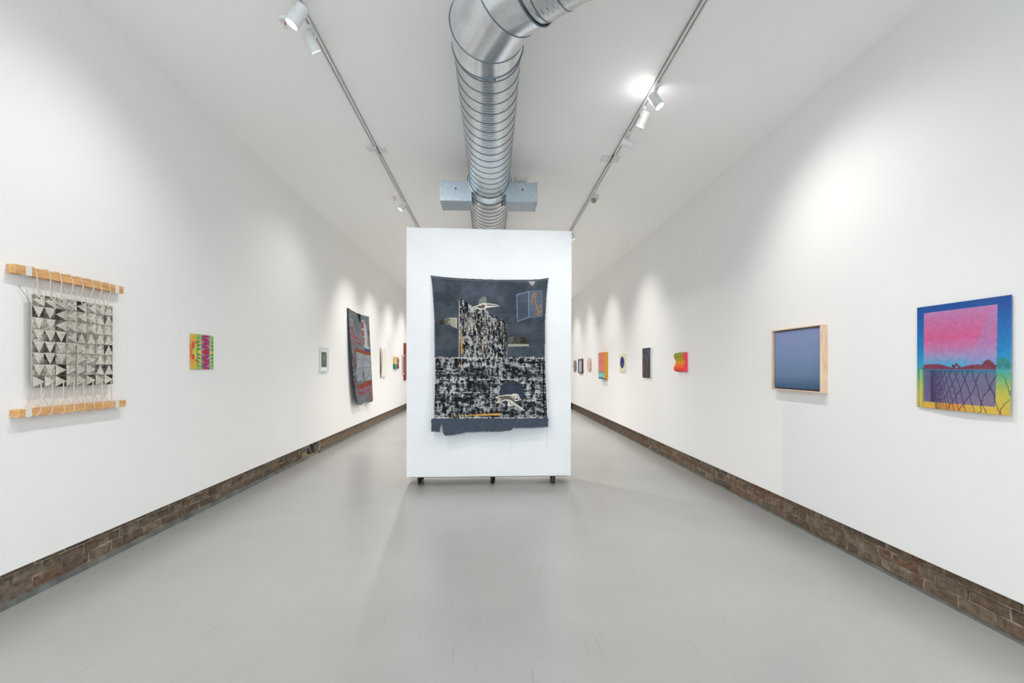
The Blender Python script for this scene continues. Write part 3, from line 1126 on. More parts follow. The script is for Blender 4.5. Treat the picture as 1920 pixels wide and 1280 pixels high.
# two hair-thin loose threads below the hem
bm = bmesh.new()
tube(bm, [(.694, -.09, -.86), (.694, -.05, -1.0), (.699, -.015, -1.12)], .0011, 4)
tube(bm, [(.232, -.09, -.90), (.235, -.05, -1.1), (.234, -.012, -1.24)], .0009, 4)
obj('loose_threads', bm, mat('thread', (150, 154, 160), .8), tap)
for (u_, v_) in ((808.5, 518.5), (1027, 521.5), (935, 526)):
    k_ = k_u(u_)
    bm = bmesh.new(); tube(bm, [((u_ - 922) * k_, -.022, (688 - v_) * k_ + 1.5 - 1.6), ((u_ - 922) * k_, -.001, (688 - v_) * k_ - .1)], .004, 8)
    obj('nail', bm, M_CHROME, tap)

# ---------------------------------------------------------------- woven paper piece, left wall
M_BAR = mat('pine_bar', (214, 168, 112), 0.55, var=.16, scale=10, stretch=(8, 0.6, 8), bump=.15, bscale=30, tint=(190, 138, 84))
M_TAPE = mat('white_tape', (224, 218, 210), 0.8)
M_CORD = mat('natural_cord', (214, 200, 184), 0.85, var=.1, scale=200)
wv = thing('woven_wall_piece', 'paper triangle panel laced with cords between two pine bars on the left wall', 'artwork', (-2.95, 3.35, 1.67))
WO = Vector(wv.location)
BX0, BX1 = -2.972, -2.917
for (z0, z1, ya, yb, sl, lab) in ((2.078, 2.133, 2.925, 3.745, .004, 'upper'), (1.187, 1.237, 2.945, 3.768, .0, 'lower')):
    bm = bmesh.new()
    v = box(bm, BX0, BX1, ya, yb, z0, z1, WO)
    for q in v:
        if q.co.y > 0:
            q.co.z += sl
    bevel(bm, .0025)
    obj('wooden_bar', bm, M_BAR, wv)
    for (a, b_) in ((2.985, 3.022), (3.664, 3.70)):
        bm = bmesh.new()
        box(bm, BX0 - .001, BX1 + .0015, a, b_, z0 - .0015, z1 + .004, WO)
        obj('tape_band', bm, M_TAPE, wv)
PY0, PY1, PZ0, PZ1 = 3.036, 3.652, 1.368, 1.968
bm = bmesh.new()
box(bm, -2.936, -2.930, PY0, PY1, PZ0, PZ1, WO)
bevel(bm, .002)
obj('board', bm, mat('grey_card', (190, 182, 170), .9), wv)
M_PHOTO = vmat('collage_paper', .8, .25, grain=.1, gscale=300, bump=.2)
GN = 8
cw, chh = (PY1 - PY0) / GN, (PZ1 - PZ0) / GN
dirs = ['LLLLLLLU', 'DDLLLLUU', 'DDLLLLUU', 'DDDLUUUU', 'DDDDRUUU', 'DDDRRRUU', 'DDRRRRUU', 'RRRRRRRR']
shades = ['.1..3.0.', '212..0.1', '0.1.0.00', '.12.1.0.', '12..00.3', '.2....0.', '.03...12', '1.3..2.3']
rnd = random.Random(11)
n_ = 26
for r in range(GN):
    for c in range(GN):
        y0, z1 = PY0 + c * cw, PZ1 - r * chh
        # folded picture-paper square
        S, T = np.meshgrid(np.linspace(0, 1, n_ + 1), np.linspace(0, 1, n_ + 1))
        seed = r * 8 + c
        f = fbm(S * 3 + c * 3.1, T * 3 + r * 2.7, 60 + seed % 5, 4)
        st = np.sin((S * rnd.uniform(4, 14) + T * rnd.uniform(4, 14) + f * 6))
        dk = shades[r][c]
        base_ = 156 if dk == '.' else (172, 104, 72, 50)[int(dk)]
        val = base_ + (f - .5) * 120 + st * 16
        Cq = np.stack([val, val * .965, val * .90], -1)
        P = np.stack([-2.9275 + .004 * np.abs(S - .5) * 0 + .0018 * (1 - np.abs(S * 2 - 1)), y0 + .0012 + S * (cw - .0024), z1 - .0012 - T * (chh - .0024)], -1) - np.array(WO)
        o = sheet('paper_square', P, Cq, M_PHOTO, wv, None, .002)
        # newsprint triangle
        d = dirs[r][c]
        e = .002
        tri = {'D': [(e, e), (1 - e, e), (.5, 1 - e)], 'U': [(e, 1 - e), (1 - e, 1 - e), (.5, e)],
               'L': [(1 - e, e), (1 - e, 1 - e), (e, .5)], 'R': [(e, e), (e, 1 - e), (1 - e, .5)]}[d]
        j = lambda: rnd.uniform(-.03, .03)
        tri = [(a_ + j(), b_ + j()) for a_, b_ in tri]
        K = 22
        V_, F_, C_ = [], [], []
        A_, B_, D_ = [np.array(q) for q in tri]
        ids = {}
        for i in range(K + 1):
            for jx in range(K + 1 - i):
                p = A_ + (B_ - A_) * i / K + (D_ - A_) * jx / K
                ids[(i, jx)] = len(V_)
                V_.append((-2.9235, y0 + p[0] * cw, z1 - p[1] * chh))
                line = (p[1] * 9) % 1.0
                txt = line < .5 and rnd.random() < .62
                b0 = 212 + 10 * math.sin(p[0] * 3 + c) - (70 if txt else 0)
                C_.append((b0, b0 * .965, b0 * .905))
        for i in range(K):
            for jx in range(K - i):
                F_.append((ids[(i, jx)], ids[(i + 1, jx)], ids[(i, jx + 1)]))
                if jx < K - i - 1:
                    F_.append((ids[(i + 1, jx)], ids[(i + 1, jx + 1)], ids[(i, jx + 1)]))
        V_ = np.array(V_) - np.array(WO)
        F_ = np.array(F_)
        a3, b3, c3 = V_[F_[0][0]], V_[F_[0][1]], V_[F_[0][2]]
        if np.cross(b3 - a3, c3 - a3)[0] < 0:
            F_ = F_[:, ::-1]
        o = mesh_np('paper_triangle', V_, F_, M_PHOTO, wv, np.array(C_))
        s = o.modifiers.new('t', 'SOLIDIFY'); s.thickness = .0025; s.offset = -1
barY = [3.034, 3.123, 3.2, 3.285, 3.362, 3.447, 3.52, 3.596]
holU = [3.077, 3.157, 3.231, 3.308, 3.383, 3.456, 3.532, 3.61]
holL = [3.087, 3.162, 3.241, 3.319, 3.395, 3.471, 3.548, 3.63]
botY = [3.065, 3.15, 3.235, 3.31, 3.395, 3.475, 3.55, 3.635]
bckY = [3.03, 3.115, 3.2, 3.28, 3.36, 3.44, 3.52, 3.60]
xf = BX1 + .003
for i in range(8):
    y, h = barY[i], holU[i]
    zt = 2.137 + .004 * (y - 2.9)
    bm = bmesh.new()
    pts = [(-2.945, h - .03, 2.075), (-2.969, y - .012, 2.10), (-2.969, y - .006, zt), (-2.945, y - .003, zt + .002), (xf, y, zt), (xf, y + .012, 2.105), (xf, y + .02, 2.074), (-2.925, h - .008, 1.99), (-2.922, h, 1.950), (-2.936, h + .002, 1.944)]
    tube(bm, [Vector(p) - WO for p in pts], .0035, 6)
    pts = [(-2.936, h + .002, 1.944), (-2.943, h - .012, 1.975), (-2.95, h - .034, 2.078)]
    tube(bm, [Vector(p) - WO for p in pts], .0026, 5)
    obj('cord', bm, M_CORD, wv)
    bm = bmesh.new(); tube(bm, [Vector((-2.929, h, 1.948)) - WO, Vector((-2.9215, h, 1.948)) - WO], .006, 8)
    obj('eyelet', bm, M_DARK, wv)
    h, y, b_ = holL[i], botY[i], bckY[i]
    bm = bmesh.new()
    pts = [(-2.936, h, 1.398), (-2.921, h, 1.393), (-2.922, h, 1.37), (xf, h - .004, 1.238), (xf, y + .004, 1.205), (xf, y - .012, 1.186), (-2.95, y - .02, 1.184)]
    tube(bm, [Vector(p) - WO for p in pts], .0035, 6)
    pts = [(-2.936, h, 1.398), (-2.944, h - .01, 1.36), (-2.958, b_ - .01, 1.238)]
    tube(bm, [Vector(p) - WO for p in pts], .0026, 5)
    pts = [(-2.946, h - .012, 1.355), (-2.95, h - .03, 1.30), (-2.94, h - .005, 1.238)]
    tube(bm, [Vector(p) - WO for p in pts], .0022, 5)
    obj('cord', bm, M_CORD, wv)
bm = bmesh.new(); tube(bm, [Vector((-2.962, 2.985, 2.01)) - WO, Vector((-2.955, 3.02, 1.96)) - WO, Vector((-2.942, 3.045, 1.90)) - WO], .0015, 5)
obj('hanging_wire', bm, mat('steel_wire', (120, 118, 112), .4, metal=.8), wv)


# ---------------------------------------------------------------- wall works helper: y,z plane sheet on a wall
def wall_sheet(name, x, y0, y1, z0, z1, nu, nv, colf, m, parent, left, curve=None, thick=.004, keepf=None):
    """s runs left to right as seen in the room, t downwards"""
    S, T = np.meshgrid(np.linspace(0, 1, nu + 1), np.linspace(0, 1, nv + 1))
    Y = y0 + (y1 - y0) * S if left else y1 + (y0 - y1) * S
    Z = z1 - (z1 - z0) * T
    Xv = np.full_like(Y, x)
    if curve is not None:
        Xv = Xv + (1 if left else -1) * curve(S, T)
    o0 = np.array(parent.location) if parent is not None else np.zeros(3)
    P = np.stack([Xv, Y, Z], -1) - o0
    keep = cell(keepf(S, T)) if keepf else None
    return sheet(name, P, colf(S, T), m, parent, keep, thick)


def frame4(parent, x0, x1, y0, y1, z0, z1, w, m, name='frame_rail'):
    for (a, b_, c, d) in ((y0, y1, z1 - w, z1), (y0, y1, z0, z0 + w), (y0, y0 + w, z0 + w, z1 - w), (y1 - w, y1, z0 + w, z1 - w)):
        bm = bmesh.new()
        box(bm, x0, x1, a, b_, c, d, parent.location)
        bevel(bm, .0015)
        obj(name, bm, m, parent)


M_PRINT = vmat('glossy_print', .35, .5, grain=.05, gscale=500, bump=0, coat=.35)
M_PAINT = vmat('thick_paint', .6, .4, grain=.15, gscale=160, bump=.8)
M_MATTE = vmat('matte_print', .8, .3, grain=.08, gscale=300, bump=.2)

# --- chain-link landscape print, right wall
def col_print(S, T):
    n = fbm(S * 30, T * 36, 70)
    C = ramp(T, [(0, (6, 72, 150)), (.2, (6, 96, 172)), (.45, (8, 130, 190)), (.6, (40, 156, 190)), (.615, (62, 150, 150)), (.68, (96, 172, 130)), (.8, (184, 186, 80)), (.9, (206, 184, 66)), (1, (220, 176, 62))])
    # left corner of the lower border glows orange in the middle
    g = np.exp(-((S - .42) / .16) ** 2) * (T > .93)
    C = C * (1 - .7 * g[..., None]) + np.array((226, 130, 50)) * .7 * g[..., None]
    put(C, (S < .09) & (T > .6) & (np.sin(S * 260) > .1), (70, 120, 120), .35)
    put(C, (S > .045) & (S < .062) & (T > .62), (206, 208, 110), .8)
    put(C, pline(S, T, [(.9, .58), (.93, .545), (.955, .56), (.97, .59), (1.0, .60)], .03) & (T < .61), (40, 132, 130))
    put(C, (np.abs(T - .632) < .006) & (S > .87), (70, 170, 180))
    inn = (S > .09) & (S < .875) & (T > .065) & (T < .938)
    D = ramp(T, [(.06, (186, 124, 176)), (.18, (196, 106, 156)), (.32, (206, 92, 142)), (.42, (190, 118, 168)), (.5, (152, 146, 190)), (.575, (78, 164, 206)), (.615, (60, 160, 200)), (.64, (52, 120, 148)), (.66, (98, 108, 134)), (.8, (112, 104, 134)), (1, (134, 112, 138))])
    lt = (S > .66 + (.42 - T) * .5) & (T < .6)
    put(D, lt & (T > .12), (158, 134, 190), .45)
    hills = (T < .617) & (T > .600 - .018 * np.sin(S * 9 + .4) - .01 * n - .02 * np.exp(-((S - .3) / .14) ** 2) - .02 * np.exp(-((S - .62) / .1) ** 2))
    put(D, hills, (132, 48, 78))
    for (cx, cy, rr) in ((.27, .592, .014), (.31, .6, .016), (.45, .59, .02), (.48, .578, .018), (.51, .597, .016), (.64, .598, .018), (.70, .592, .02), (.745, .59, .02), (.775, .565, .026), (.80, .552, .024), (.825, .575, .024), (.85, .6, .016)):
        put(D, (np.hypot(S - cx, (T - cy) * 1.2) < rr * (.7 + .6 * n)) & (T < .62), (112, 44, 62))
    put(D, (T > .617) & (T < .640), (56, 108, 140), .8)
    # chain link receding to the left post
    s0 = S - .125
    q = (T - .60) / np.maximum(s0, .02)
    w = np.log(np.maximum(s0, .02) + .02)
    nl = fbm(S * 8, T * 10, 71)
    A = w * 4.6 + q * 2.0 + .5 * (nl - .5)
    B = w * 4.6 - q * 2.0 + .5 * (nl - .5)

    def near(F_, h):
        gy, gx = np.gradient(F_)
        gx, gy = gx * S.shape[1], gy * S.shape[0]
        return (.5 - np.abs(F_ % 1 - .5)) < h * np.hypot(gx, gy)
    wire = (near(A, .0048) | near(B, .0048) | ((.5 - np.abs(A % 1 - .5) < .07) & (.5 - np.abs(B % 1 - .5) < .07))) & (T > .628 + .10 * np.clip(s0 - .45, 0, 1)) & (s0 > .055)
    put(D, wire & (T < .938), (52, 34, 84), .8)
    rays = (s0 > .02) & (s0 < .2) & (np.abs((q * 5) % 1 - .5) < .22) & (T > .62)
    put(D, rays, (60, 50, 88), .5)
    put(D, (S > .125) & (S < .152) & (T > .61), (86, 92, 128), .9)
    put(D, (S < .122) & (T > .605) & (np.sin(S * 300) > 0), (72, 58, 96), .6)
    C[inn] = D[inn]
    wo = wire & (S > .24)
    put(C, wo & ~inn & (T > .66), (70, 110, 90), .75)
    put(C, wo & ~inn & (T > .94), (120, 84, 60), .8)
    C += (n[..., None] - .5) * 22
    return C


t = thing('landscape_print', 'glossy blue and pink print of a chain-link fence landscape, right wall nearest the camera', 'print', (2.81, 2.63, 1.56))
wall_sheet('print_sheet', 2.824, 2.352, 2.902, 1.236, 1.894, 300, 360, col_print, M_PRINT, t, False,
           curve=lambda S, T: .010 * np.sin(PI * S) * T + .012 * T * T * S, thick=.003)
for (y, z) in ((2.42, 1.84), (2.84, 1.84)):
    bm = bmesh.new(); box(bm, 2.828, 2.833, y - .01, y + .01, z - .01, z + .01, t.location)
    obj('mount', bm, M_WHITE_METAL, t)
bm = bmesh.new(); box(bm, 2.829, 2.833, 2.45, 2.80, 1.30, 1.33, t.location)
obj('mount', bm, M_WHITE_METAL, t)

# --- blue gradient canvas in a maple frame
M_MAPLE = mat('maple', (226, 198, 170), .5, var=.10, scale=8, stretch=(6, 6, .8), tint=(212, 180, 150))
t = thing('blue_gradient_painting', 'plain blue gradient painting in a pale maple box frame', 'painting', (2.80, 4.07, 1.57))
frame4(t, 2.773, 2.832, 3.722, 4.396, 1.281, 1.861, .010, M_MAPLE)
bm = bmesh.new(); box(bm, 2.80, 2.830, 3.738, 4.380, 1.297, 1.845, t.location)
obj('backing', bm, M_DARK, t)
wall_sheet('canvas', 2.793, 3.741, 4.377, 1.300, 1.842, 60, 60,
           lambda S, T: ramp(T + .05 * (S - .5), [(0, (136, 148, 186)), (.45, (124, 142, 178)), (.78, (106, 130, 162)), (.9, (82, 108, 140)), (1, (66, 92, 122))]) + (fbm(S * 90, T * 90, 80)[..., None] - .5) * 12,
           M_MATTE, t, False, thick=.006)

# --- wavy relief
t = thing('wavy_relief', 'yellow to orange wave-shaped wall relief with a hot pink side', 'relief', (2.80, 6.62, 1.57))
prof = []
N = 48
for i in range(N + 1):
    s = i / N
    x = .054 + .017 * math.cos((s - .18) / .64 * 2 * PI)
    if s < .06:
        x -= .03 * (1 - s / .06) ** 2
    if s > .94:
        x -= .03 * ((s - .94) / .06) ** 2
    prof.append((x, s))
ZT, ZB, YA, YB = 1.716, 1.431, 6.47, 6.80
V_, F_, C_ = [], [], []
for x, s in prof:
    for y in (YA, YB):
        V_.append((WR - x, y, ZT - (ZT - ZB) * s))
        C_.append(tuple(np.interp(s, [0, .22, .38, .5, .62, .8, 1], [q[k] for q in ((142, 150, 40), (158, 160, 44), (196, 164, 46), (236, 152, 38), (246, 124, 34), (240, 90, 38), (222, 56, 50))]) for k in range(3)))
for i in range(N):
    F_.append((2 * i, 2 * i + 1, 2 * i + 3, 2 * i + 2))
o = mesh_np('front_surface', np.array(V_) - np.array(t.location), np.array(F_), M_MATTE, t, np.array(C_), True)
M_PINK = mat('hot_pink', (250, 66, 92), .6)
for y in (YA - .0005, YB):
    bm = bmesh.new()
    top = [bm.verts.new(Vector((WR - x, y, ZT - (ZT - ZB) * s)) - t.location) for x, s in prof]
    bk = [bm.verts.new(Vector((WR + .001, y, ZT - (ZT - ZB) * s)) - t.location) for x, s in prof]
    for i in range(N):
        bm.faces.new((top[i], top[i + 1], bk[i + 1], bk[i]))
    r_ = bmesh.ops.extrude_face_region(bm, geom=bm.faces[:])
    for q in [g_ for g_ in r_['geom'] if isinstance(g_, bmesh.types.BMVert)]:
        q.co.y += .003 if y < 6.6 else -.003
    bmesh.ops.recalc_face_normals(bm, faces=bm.faces[:])
    so = obj('side_panel', bm, M_PINK, t); so['label'] = 'flat hot pink side'

# --- dark painting
t = thing('dark_painting', 'narrow dark brown and navy abstract painting with a white edge', 'painting', (2.81, 8.13, 1.57))
bm = bmesh.new(); box(bm, 2.795, 2.832, 7.905, 8.335, 1.302, 1.848, t.location); bevel(bm, .002)
obj('stretcher', bm, mat('white_canvas_edge', (236, 236, 234), .7), t)


def col_dark(S, T):
    n = fbm(S * 8 + 3 * fbm(T * 3, S * 3, 92), T * 12, 90)
    C = mix((34, 30, 34), (62, 60, 62), n)
    put(C, (T < .35) & (fbm(S * 9, T * 12, 91) > .5), (52, 64, 96), .8)
    for k, (pts, c) in enumerate((([(.5, .3), (.62, .4), (.66, .52), (.6, .62)], (160, 90, 84)), ([(.05, .75), (.2, .62), (.1, .9)], (186, 96, 66)), ([(.1, .2), (.05, .35)], (150, 140, 120)),
                                  ([(.4, .7), (.55, .8), (.5, .95)], (90, 104, 84)), ([(.05, .95), (.3, .99)], (170, 74, 50)), ([(.7, .1), (.85, .2), (.8, .3)], (88, 104, 140)), ([(.3, .45), (.2, .55), (.35, .6)], (120, 74, 60)))):
        put(C, pline(S + .1 * (n - .5), T + .1 * (n - .5), pts, .025), c, .8)
    return C


wall_sheet('painted_face', 2.7935, 7.907, 8.333, 1.304, 1.846, 90, 110, col_dark, M_PAINT, t, False, thick=.001)

# --- cream panel with a blue seed
t = thing('seed_painting', 'small cream panel with a dark blue pointed oval', 'painting', (2.82, 9.70, 1.58))
bm = bmesh.new(); box(bm, 2.812, 2.832, 9.50, 9.90, 1.395, 1.775, t.location); bevel(bm, .002)
obj('board', bm, mat('cream_board', (226, 216, 184), .7), t)


def col_seed(S, T):
    C = mix((222, 212, 176), (236, 228, 198), fbm(S * 14, T * 14, 95))
    e = np.hypot((S - .5) / .36, (T - .46) / .34) + .25 * np.abs(T - .46)
    put(C, e < 1.12, (96, 110, 130))
    put(C, e < 1.02, (34, 44, 96))
    put(C, (e < .95) & (fbm(S * 9, T * 16, 96) > .55), (48, 72, 140), .8)
    return C


wall_sheet('painted_face', 2.8105, 9.502, 9.898, 1.397, 1.773, 70, 70, col_seed, M_MATTE, t, False, thick=.001)

# --- thick coral painting with yellow sides
t = thing('coral_painting', 'coral and turquoise painting with deep mustard yellow sides', 'painting', (2.80, 11.3, 1.54))
bm = bmesh.new(); box(bm, 2.748, 2.832, 11.0, 11.62, 1.205, 1.868, t.location); bevel(bm, .003)
obj('stretcher', bm, mat('mustard', (224, 162, 22), .6), t)


def col_coral(S, T):
    n = fbm(S * 12, T * 16, 100)
    C = mix((206, 96, 84), (232, 138, 120), n)
    m = T > .70 + .12 * (n - .5)
    C[m] = mix((112, 124, 122), (176, 140, 128), n)[m]
    m = T > .79 + .12 * (n - .5)
    C[m] = mix((84, 186, 186), (150, 214, 206), n)[m]
    put(C, T > .955 + .05 * (n - .5) + .02 * np.sin(S * 22), (52, 40, 110))
    put(C, (T < .035) | (S < .04), (206, 112, 60), .8)
    return C


wall_sheet('painted_face', 2.746, 11.003, 11.617, 1.21, 1.865, 90, 110, col_coral, M_PAINT, t, False, thick=.001)
bm = bmesh.new(); box(bm, 2.7455, 2.80, 10.997, 11.60, 1.203, 1.222, t.location)
obj('drip_edge', bm, mat('violet_edge', (66, 44, 104), .6), t)

# --- two lozenge reliefs and a framed blue sheet at the far end
def lozenge(label, yc, zc, hy, hz, c0, c1, seed):
    t = thing('oval_relief', label, 'relief', (2.83, yc, zc))
    S, T = np.meshgrid(np.linspace(-1, 1, 41), np.linspace(-1, 1, 41))
    R = (np.abs(S) ** 2.6 + np.abs(T) ** 3.4)
    n = fbm(S * 7 + 10, T * 9 + 10, seed)
    P = np.stack([-.012 - .018 * np.sqrt(np.clip(1 - R, 0, 1)) - .012 * n, -S * hy, -T * hz], -1)
    C = mix(c0, c1, np.clip((n - .35) * 3, 0, 1))
    sheet('relief_body', P, C, M_PAINT, t, cell(R < 1.0), .016)


lozenge('pale pink speckled rounded relief left of the coral painting', 13.07, 1.566, .25, .20, (196, 160, 146), (236, 220, 206), 110)
lozenge('darker brown speckled rounded relief farthest along the right wall', 15.33, 1.54, .24, .20, (78, 66, 64), (190, 168, 158), 120)
t = thing('framed_sheet', 'pale blue sheet in a dark red-brown frame between two rounded reliefs', 'picture', (2.80, 14.28, 1.53))
M_MAHOG = mat('mahogany', (88, 48, 46), .5, var=.15, scale=12)
frame4(t, 2.783, 2.832, 13.97, 14.60, 1.303, 1.757, .035, M_MAHOG)
wall_sheet('sheet', 2.80, 13.99, 14.58, 1.33, 1.73, 20, 20, lambda S, T: ramp(S, [(0, (120, 126, 150)), (.3, (168, 180, 206)), (1, (150, 164, 192))]), M_MATTE, t, False, thick=.02)

# ---------------------------------------------------------------- left wall works
# --- quilt-like print
def col_quilt(S, T):
    C = np.zeros(S.shape + (3,)) + np.array((206, 196, 92))
    edges = [0, .255, .455, .645, .825, 1.0]
    R0 = ramp(np.abs(T - .5) * 2, [(0, (232, 132, 56)), (.5, (226, 160, 70)), (1, (214, 190, 80))])
    m = S < .255
    C[m] = R0[m]
    put(C, (S > .07) & (S < .255) & (np.abs(T - .5) < .12), (200, 200, 92), .9)
    put(C, (S > .14) & (S < .255) & (np.abs(T - .5) < .2), (198, 200, 96), .7)
    put(C, (S < .06) & (np.abs(T - .5) < .2), (228, 112, 40), .7)
    for (a, b_, c, d) in ((.07, .14, .22, .42), (.07, .14, .58, .72), (.2, .255, .2, .27), (.2, .255, .73, .8)):
        put(C, (S > a) & (S < b_) & (T > c) & (T < d), (196, 46, 66), .9)
    k = 10.0
    # green and yellow arrow columns
    for (a, b_, fl) in ((.255, .455, 1), (.825, 1.0, -1)):
        m = (S >= a) & (S < b_)
        s = (S - a) / (b_ - a)
        if fl < 0:
            s = 1 - s
        loc = (np.abs(T - .5) * 9.2) % 1.0
        g0 = ramp(np.abs(T - .5) * 2, [(0, (50, 146, 112)), (.45, (60, 156, 110)), (1, (116, 186, 96))])
        y0_ = ramp(np.abs(T - .5) * 2, [(0, (232, 206, 82)), (.6, (206, 196, 92)), (1, (170, 194, 96))])
        mm = m & (loc >= s)
        C[mm] = g0[mm]
        mm = m & (loc < s)
        C[mm] = y0_[mm]
    for (a, b_, fl) in ((.455, .645, 1), (.645, .825, -1)):
        m = (S >= a) & (S < b_)
        s = (S - a) / (b_ - a)
        if fl < 0:
            s = 1 - s
        loc = (np.abs(T - .5) * 9.2) % 1.0
        red = loc < s
        row = np.floor(np.abs(T - .5) * 9.2).astype(int)
        bg = np.where(((row + (fl < 0)) % 2 == 0)[..., None], np.array((150, 132, 184)), np.array((82, 108, 172)))
        C[m] = bg[m]
        put(C, m & red, (196, 40, 72))
        put(C, m & red & (s > .75), (150, 60, 70), .6)
    return C + (fbm(S * 60, T * 60, 130)[..., None] - .5) * 18


t = thing('quilt_print', 'small bright patchwork print in red, green, blue and yellow on the left wall', 'print', (-2.97, 4.80, 1.655))
wall_sheet('print_sheet', -2.964, 4.625, 4.987, 1.479, 1.831, 120, 150, col_quilt, M_MATTE, t, True, thick=.006)
bm = bmesh.new(); box(bm, -2.975, -2.968, 4.66, 4.95, 1.51, 1.80, t.location)
obj('backing', bm, M_WHITE_METAL, t)

# --- small framed print
t = thing('small_framed_print', 'small grey print with a white mat in a pale blue-white frame', 'picture', (-2.96, 8.17, 1.63))
frame4(t, -2.975, -2.943, 7.985, 8.365, 1.417, 1.842, .022, mat('pale_blue_frame', (210, 219, 227), .5))
bm = bmesh.new(); box(bm, -2.975, -2.955, 8.0, 8.35, 1.43, 1.83, t.location)
obj('mat_board', bm, mat('mat_white', (236, 235, 230), .8), t)
wall_sheet('print', -2.9535, 8.045, 8.295, 1.50, 1.765, 40, 50, lambda S, T: mix((84, 88, 84), (116, 120, 112), fbm(S * 8, T * 9, 140)) + np.exp(-(((S - .5) / .2) ** 2 + ((T - .4) / .2) ** 2))[..., None] * np.array((40, 38, 10)), M_MATTE, t, True, thick=.001)

# --- tall grey textile on the left wall
def col_tex(S, T):
    n = fbm(S * 10, T * 18, 150)
    n2_ = fbm(S * 26, T * 46, 151)
    C = mix((80, 86, 92), (122, 128, 134), np.clip(n * .7 + n2_ * .5 - .1, 0, 1))
    put(C, S < .05, (50, 56, 64), .9)
    mid = (T > .40) & (T < .74) & (S > .22)
    put(C, mid, (150, 158, 164), np.clip(n2_ * 1.1, 0, .9))
    e = (T > .45) & (S > .03) & (S < .24) & (T < .85) & (fbm(S * 16, T * 26, 152) > .5)
    put(C, e, (40, 46, 56), .7)
    put(C, e & (fbm(S * 20, T * 40, 153) > .55), (176, 172, 160), .6)
    put(C, (S > .04) & (S < .20) & (T > .06) & (T < .3) & (fbm(S * 22, T * 30, 157) > .58), (170, 160, 140), .7)
    # dark wedge at the top
    put(C, poly(S, T, [(.42, .0), (.58, .0), (.56, .06), (.52, .11), (.47, .07)]), (24, 30, 40))
    # pale sleeve shape with rust ovals
    put(C, poly(S, T, [(.62, .06), (.72, .05), (.82, .12), (.86, .22), (.84, .33), (.96, .385), (.74, .40), (.66, .34), (.60, .31), (.60, .16)]), (160, 166, 172), .95)
    for (cy, h) in ((.115, .035), (.205, .035), (.29, .042)):
        put(C, (np.abs(S - .655) < .05) & (np.abs(T - cy) < h), (136, 70, 44), .95)
    put(C, poly(S, T, [(.86, .16), (1, .16), (1, .22), (.88, .22)]), (76, 80, 80), .8)
    # rust bands
    put(C, poly(S, T, [(.22, .385), (1, .41), (1, .455), (.22, .425)]), (124, 66, 48), .95)
    put(C, poly(S, T, [(.30, .775), (1, .725), (1, .785), (.30, .82)]), (124, 62, 40), .95)
    put(C, (S > .22) & (S < .275) & (T > .42) & (T < .60), (118, 66, 56), .9)
    put(C, poly(S, T, [(.70, .37), (1, .385), (1, .41), (.70, .40)]), (50, 62, 112), .9)
    # moth figure
    put(C, poly(S, T, [(.50, .62), (.53, .58), (.56, .64), (.62, .68), (.62, .745), (.48, .755), (.46, .68)]), (78, 76, 66), .85)
    put(C, poly(S, T, [(.53, .69), (.58, .66), (.60, .72), (.55, .74)]), (160, 146, 110), .7)
    # red stitching
    red = [[(.2, .17), (.05, .27)], [(.15, .2), (.12, .33)], [(.22, .27), (.44, .285)], [(.26, .325), (.46, .335)], [(.2, .22), (.2, .37)],
           [(.05, .76), (.28, .83)], [(.12, .84), (.24, .87), (.62, .865), (.72, .84)], [(.72, .865), (.96, .77)], [(.76, .9), (.98, .82)], [(.78, .94), (.98, .87)], [(.80, .975), (1, .92)], [(.24, .88), (.22, .94)], [(.3, .82), (.7, .80)], [(.46, .82), (.5, .93)]]
    for pts in red:
        put(C, pline(S, T * 1.2, [(a_, b_ * 1.2) for a_, b_ in pts], .010), (160, 44, 60), .85)
    return C


t = thing('grey_textile', 'tall grey stitched textile with rust bands and red lines on the left wall', 'textile', (-2.96, 10.4, 1.7))
S, T = np.meshgrid(np.linspace(0, 1, 131), np.linspace(0, 1, 221))
bot = np.interp(S, [0, .22, .3, .5, .6, .62, .8, 1], [.978, 1.0, 1.005, .955, .94, .985, .99, .975])
ya = 9.49 + .03 * np.sin(T * PI) + .30 * T ** 3
yb = 11.13 + .10 * T
Yv = ya + (yb - ya) * S
Zt = 2.72 - .03 * np.sin(S * PI)
Zb = .64 + .04 * (1 - S)
Tn = T * bot
Zv = Zt + (Zb - Zt) * Tn
offx = .012 + .085 * T + .018 * T * np.sin(S * 15 + 1.2) + .01 * (fbm(S * 5, T * 6, 155) - .5)
P = np.stack([WL + offx, Yv, Zv], -1) - np.array(t.location)
sheet('cloth', P, col_tex(S, Tn), M_CLOTH, t, None, .006)
for y in (9.52, 11.1):
    bm = bmesh.new(); tube(bm, [(-2.93 + 2.96, y - 10.4, 2.705 - 1.7), (-2.975 + 2.96, y - 10.4, 2.705 - 1.7)], .005, 8)
    obj('nail', bm, M_CHROME, t)

# --- pale hanging
def col_pale(S, T):
    C = mix((222, 218, 208), (236, 233, 226), fbm(S * 8, T * 10, 160))
    put(C, (S < .14 + .1 * np.sin(T * PI)) & (S > .05) & (T > .1) & (T < .85), (176, 142, 132), .7)
    put(C, (S < .05), (206, 182, 172), .8)
    put(C, (np.abs(S - .86) < .02) | (np.abs(T - .93) < .01), (206, 196, 184), .8)
    return C


t = thing('pale_textile', 'pale cream hanging sheet with a pinkish left edge', 'textile', (-2.96, 12.5, 1.62))
wall_sheet('cloth', -2.955, 12.25, 12.84, 1.235, 2.015, 50, 70, col_pale, M_CLOTH, t, True,
           curve=lambda S, T: .012 * np.sin(S * 7 + T * 2) + .02 * T, thick=.006)
bm = bmesh.new(); tube(bm, [(-.03, -.22, .385), (.02, -.22, .385)], .005, 8)
obj('nail', bm, M_CHROME, t)

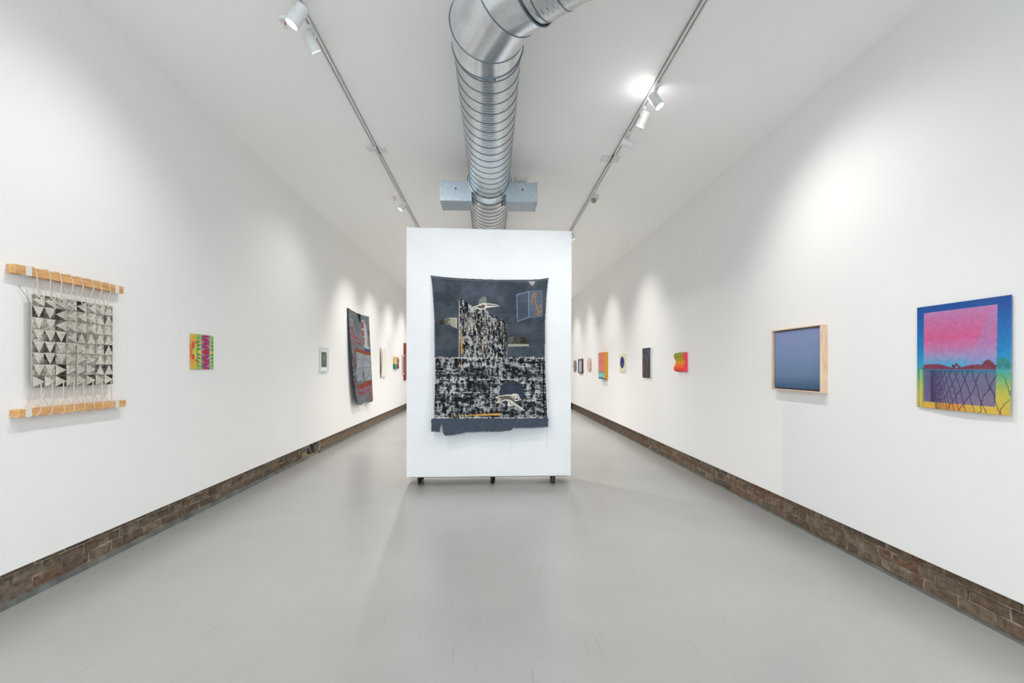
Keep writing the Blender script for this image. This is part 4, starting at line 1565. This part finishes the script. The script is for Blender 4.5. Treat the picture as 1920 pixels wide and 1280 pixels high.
# --- rounded colourful panel
t = thing('mosaic_panel', 'small rounded panel in yellow, green, red and blue mosaic shapes', 'painting', (-2.95, 14.2, 1.63))


def col_mosaic(S, T):
    C = np.zeros(S.shape + (3,)) + np.array((214, 196, 128))
    put(C, (T > .6), (22, 132, 98))
    rs = np.random.RandomState(5)
    pal = [(206, 50, 46), (46, 86, 168), (30, 30, 36), (226, 120, 60), (60, 150, 90), (190, 90, 160), (226, 214, 170), (206, 50, 46), (30, 30, 36)]
    pts = rs.rand(26, 2)
    best = np.full(S.shape, 9.0)
    who = np.zeros(S.shape, int)
    for i, p in enumerate(pts):
        d = np.hypot(S - (.5 + p[0] * .5), (T - p[1]) * 1.2)
        who = np.where(d < best, i, who)
        best = np.minimum(best, d)
    m = S > .52
    C[m] = np.array(pal, float)[who % len(pal)][m]
    put(C, poly(S, T, [(.25, .12), (.6, .1), (.65, .3), (.45, .22)]), (190, 50, 46))
    put(C, (S > .55) & (T > .84), (26, 26, 32))
    return C


wall_sheet('painted_face', -2.925, 13.87, 14.55, 1.44, 1.82, 70, 60, col_mosaic, M_PAINT, t, True, thick=.05,
           keepf=lambda S, T: ((np.abs(S * 2 - 1)) ** 6 + (np.abs(T * 2 - 1)) ** 6) < 1)

# --- slatted relief and rust board at the far left
t = thing('slatted_relief', 'pale box relief with brown slats beside the rust-red board', 'relief', (-2.95, 15.36, 1.58))
bm = bmesh.new(); box(bm, -2.975, -2.93, 15.20, 15.46, 1.255, 1.91, t.location); bevel(bm, .004)
obj('box_body', bm, mat('pale_wood', (216, 200, 184), .7), t)
for i in range(3):
    bm = bmesh.new(); box(bm, -2.93, -2.905, 15.23 + i * .08, 15.27 + i * .08, 1.30 + .01 * i, 1.86, t.location)
    obj('slat', bm, mat('brown_slat', (140, 104, 84), .7), t)
t = thing('rust_board', 'tall rust-red board projecting from the left wall next to the display panel edge', 'relief', (-2.93, 15.7, 1.68))
bm = bmesh.new(); box(bm, -2.975, -2.916, 15.52, 15.95, 1.055, 2.31, t.location); bevel(bm, .003)
obj('board', bm, mat('rust_red', (150, 72, 44), .6, var=.12, scale=8), t)
bm = bmesh.new(); box(bm, -2.975, -2.909, 15.512, 15.53, 1.05, 2.315, t.location)
obj('edge_strip', bm, mat('rust_edge', (128, 58, 36), .6), t)
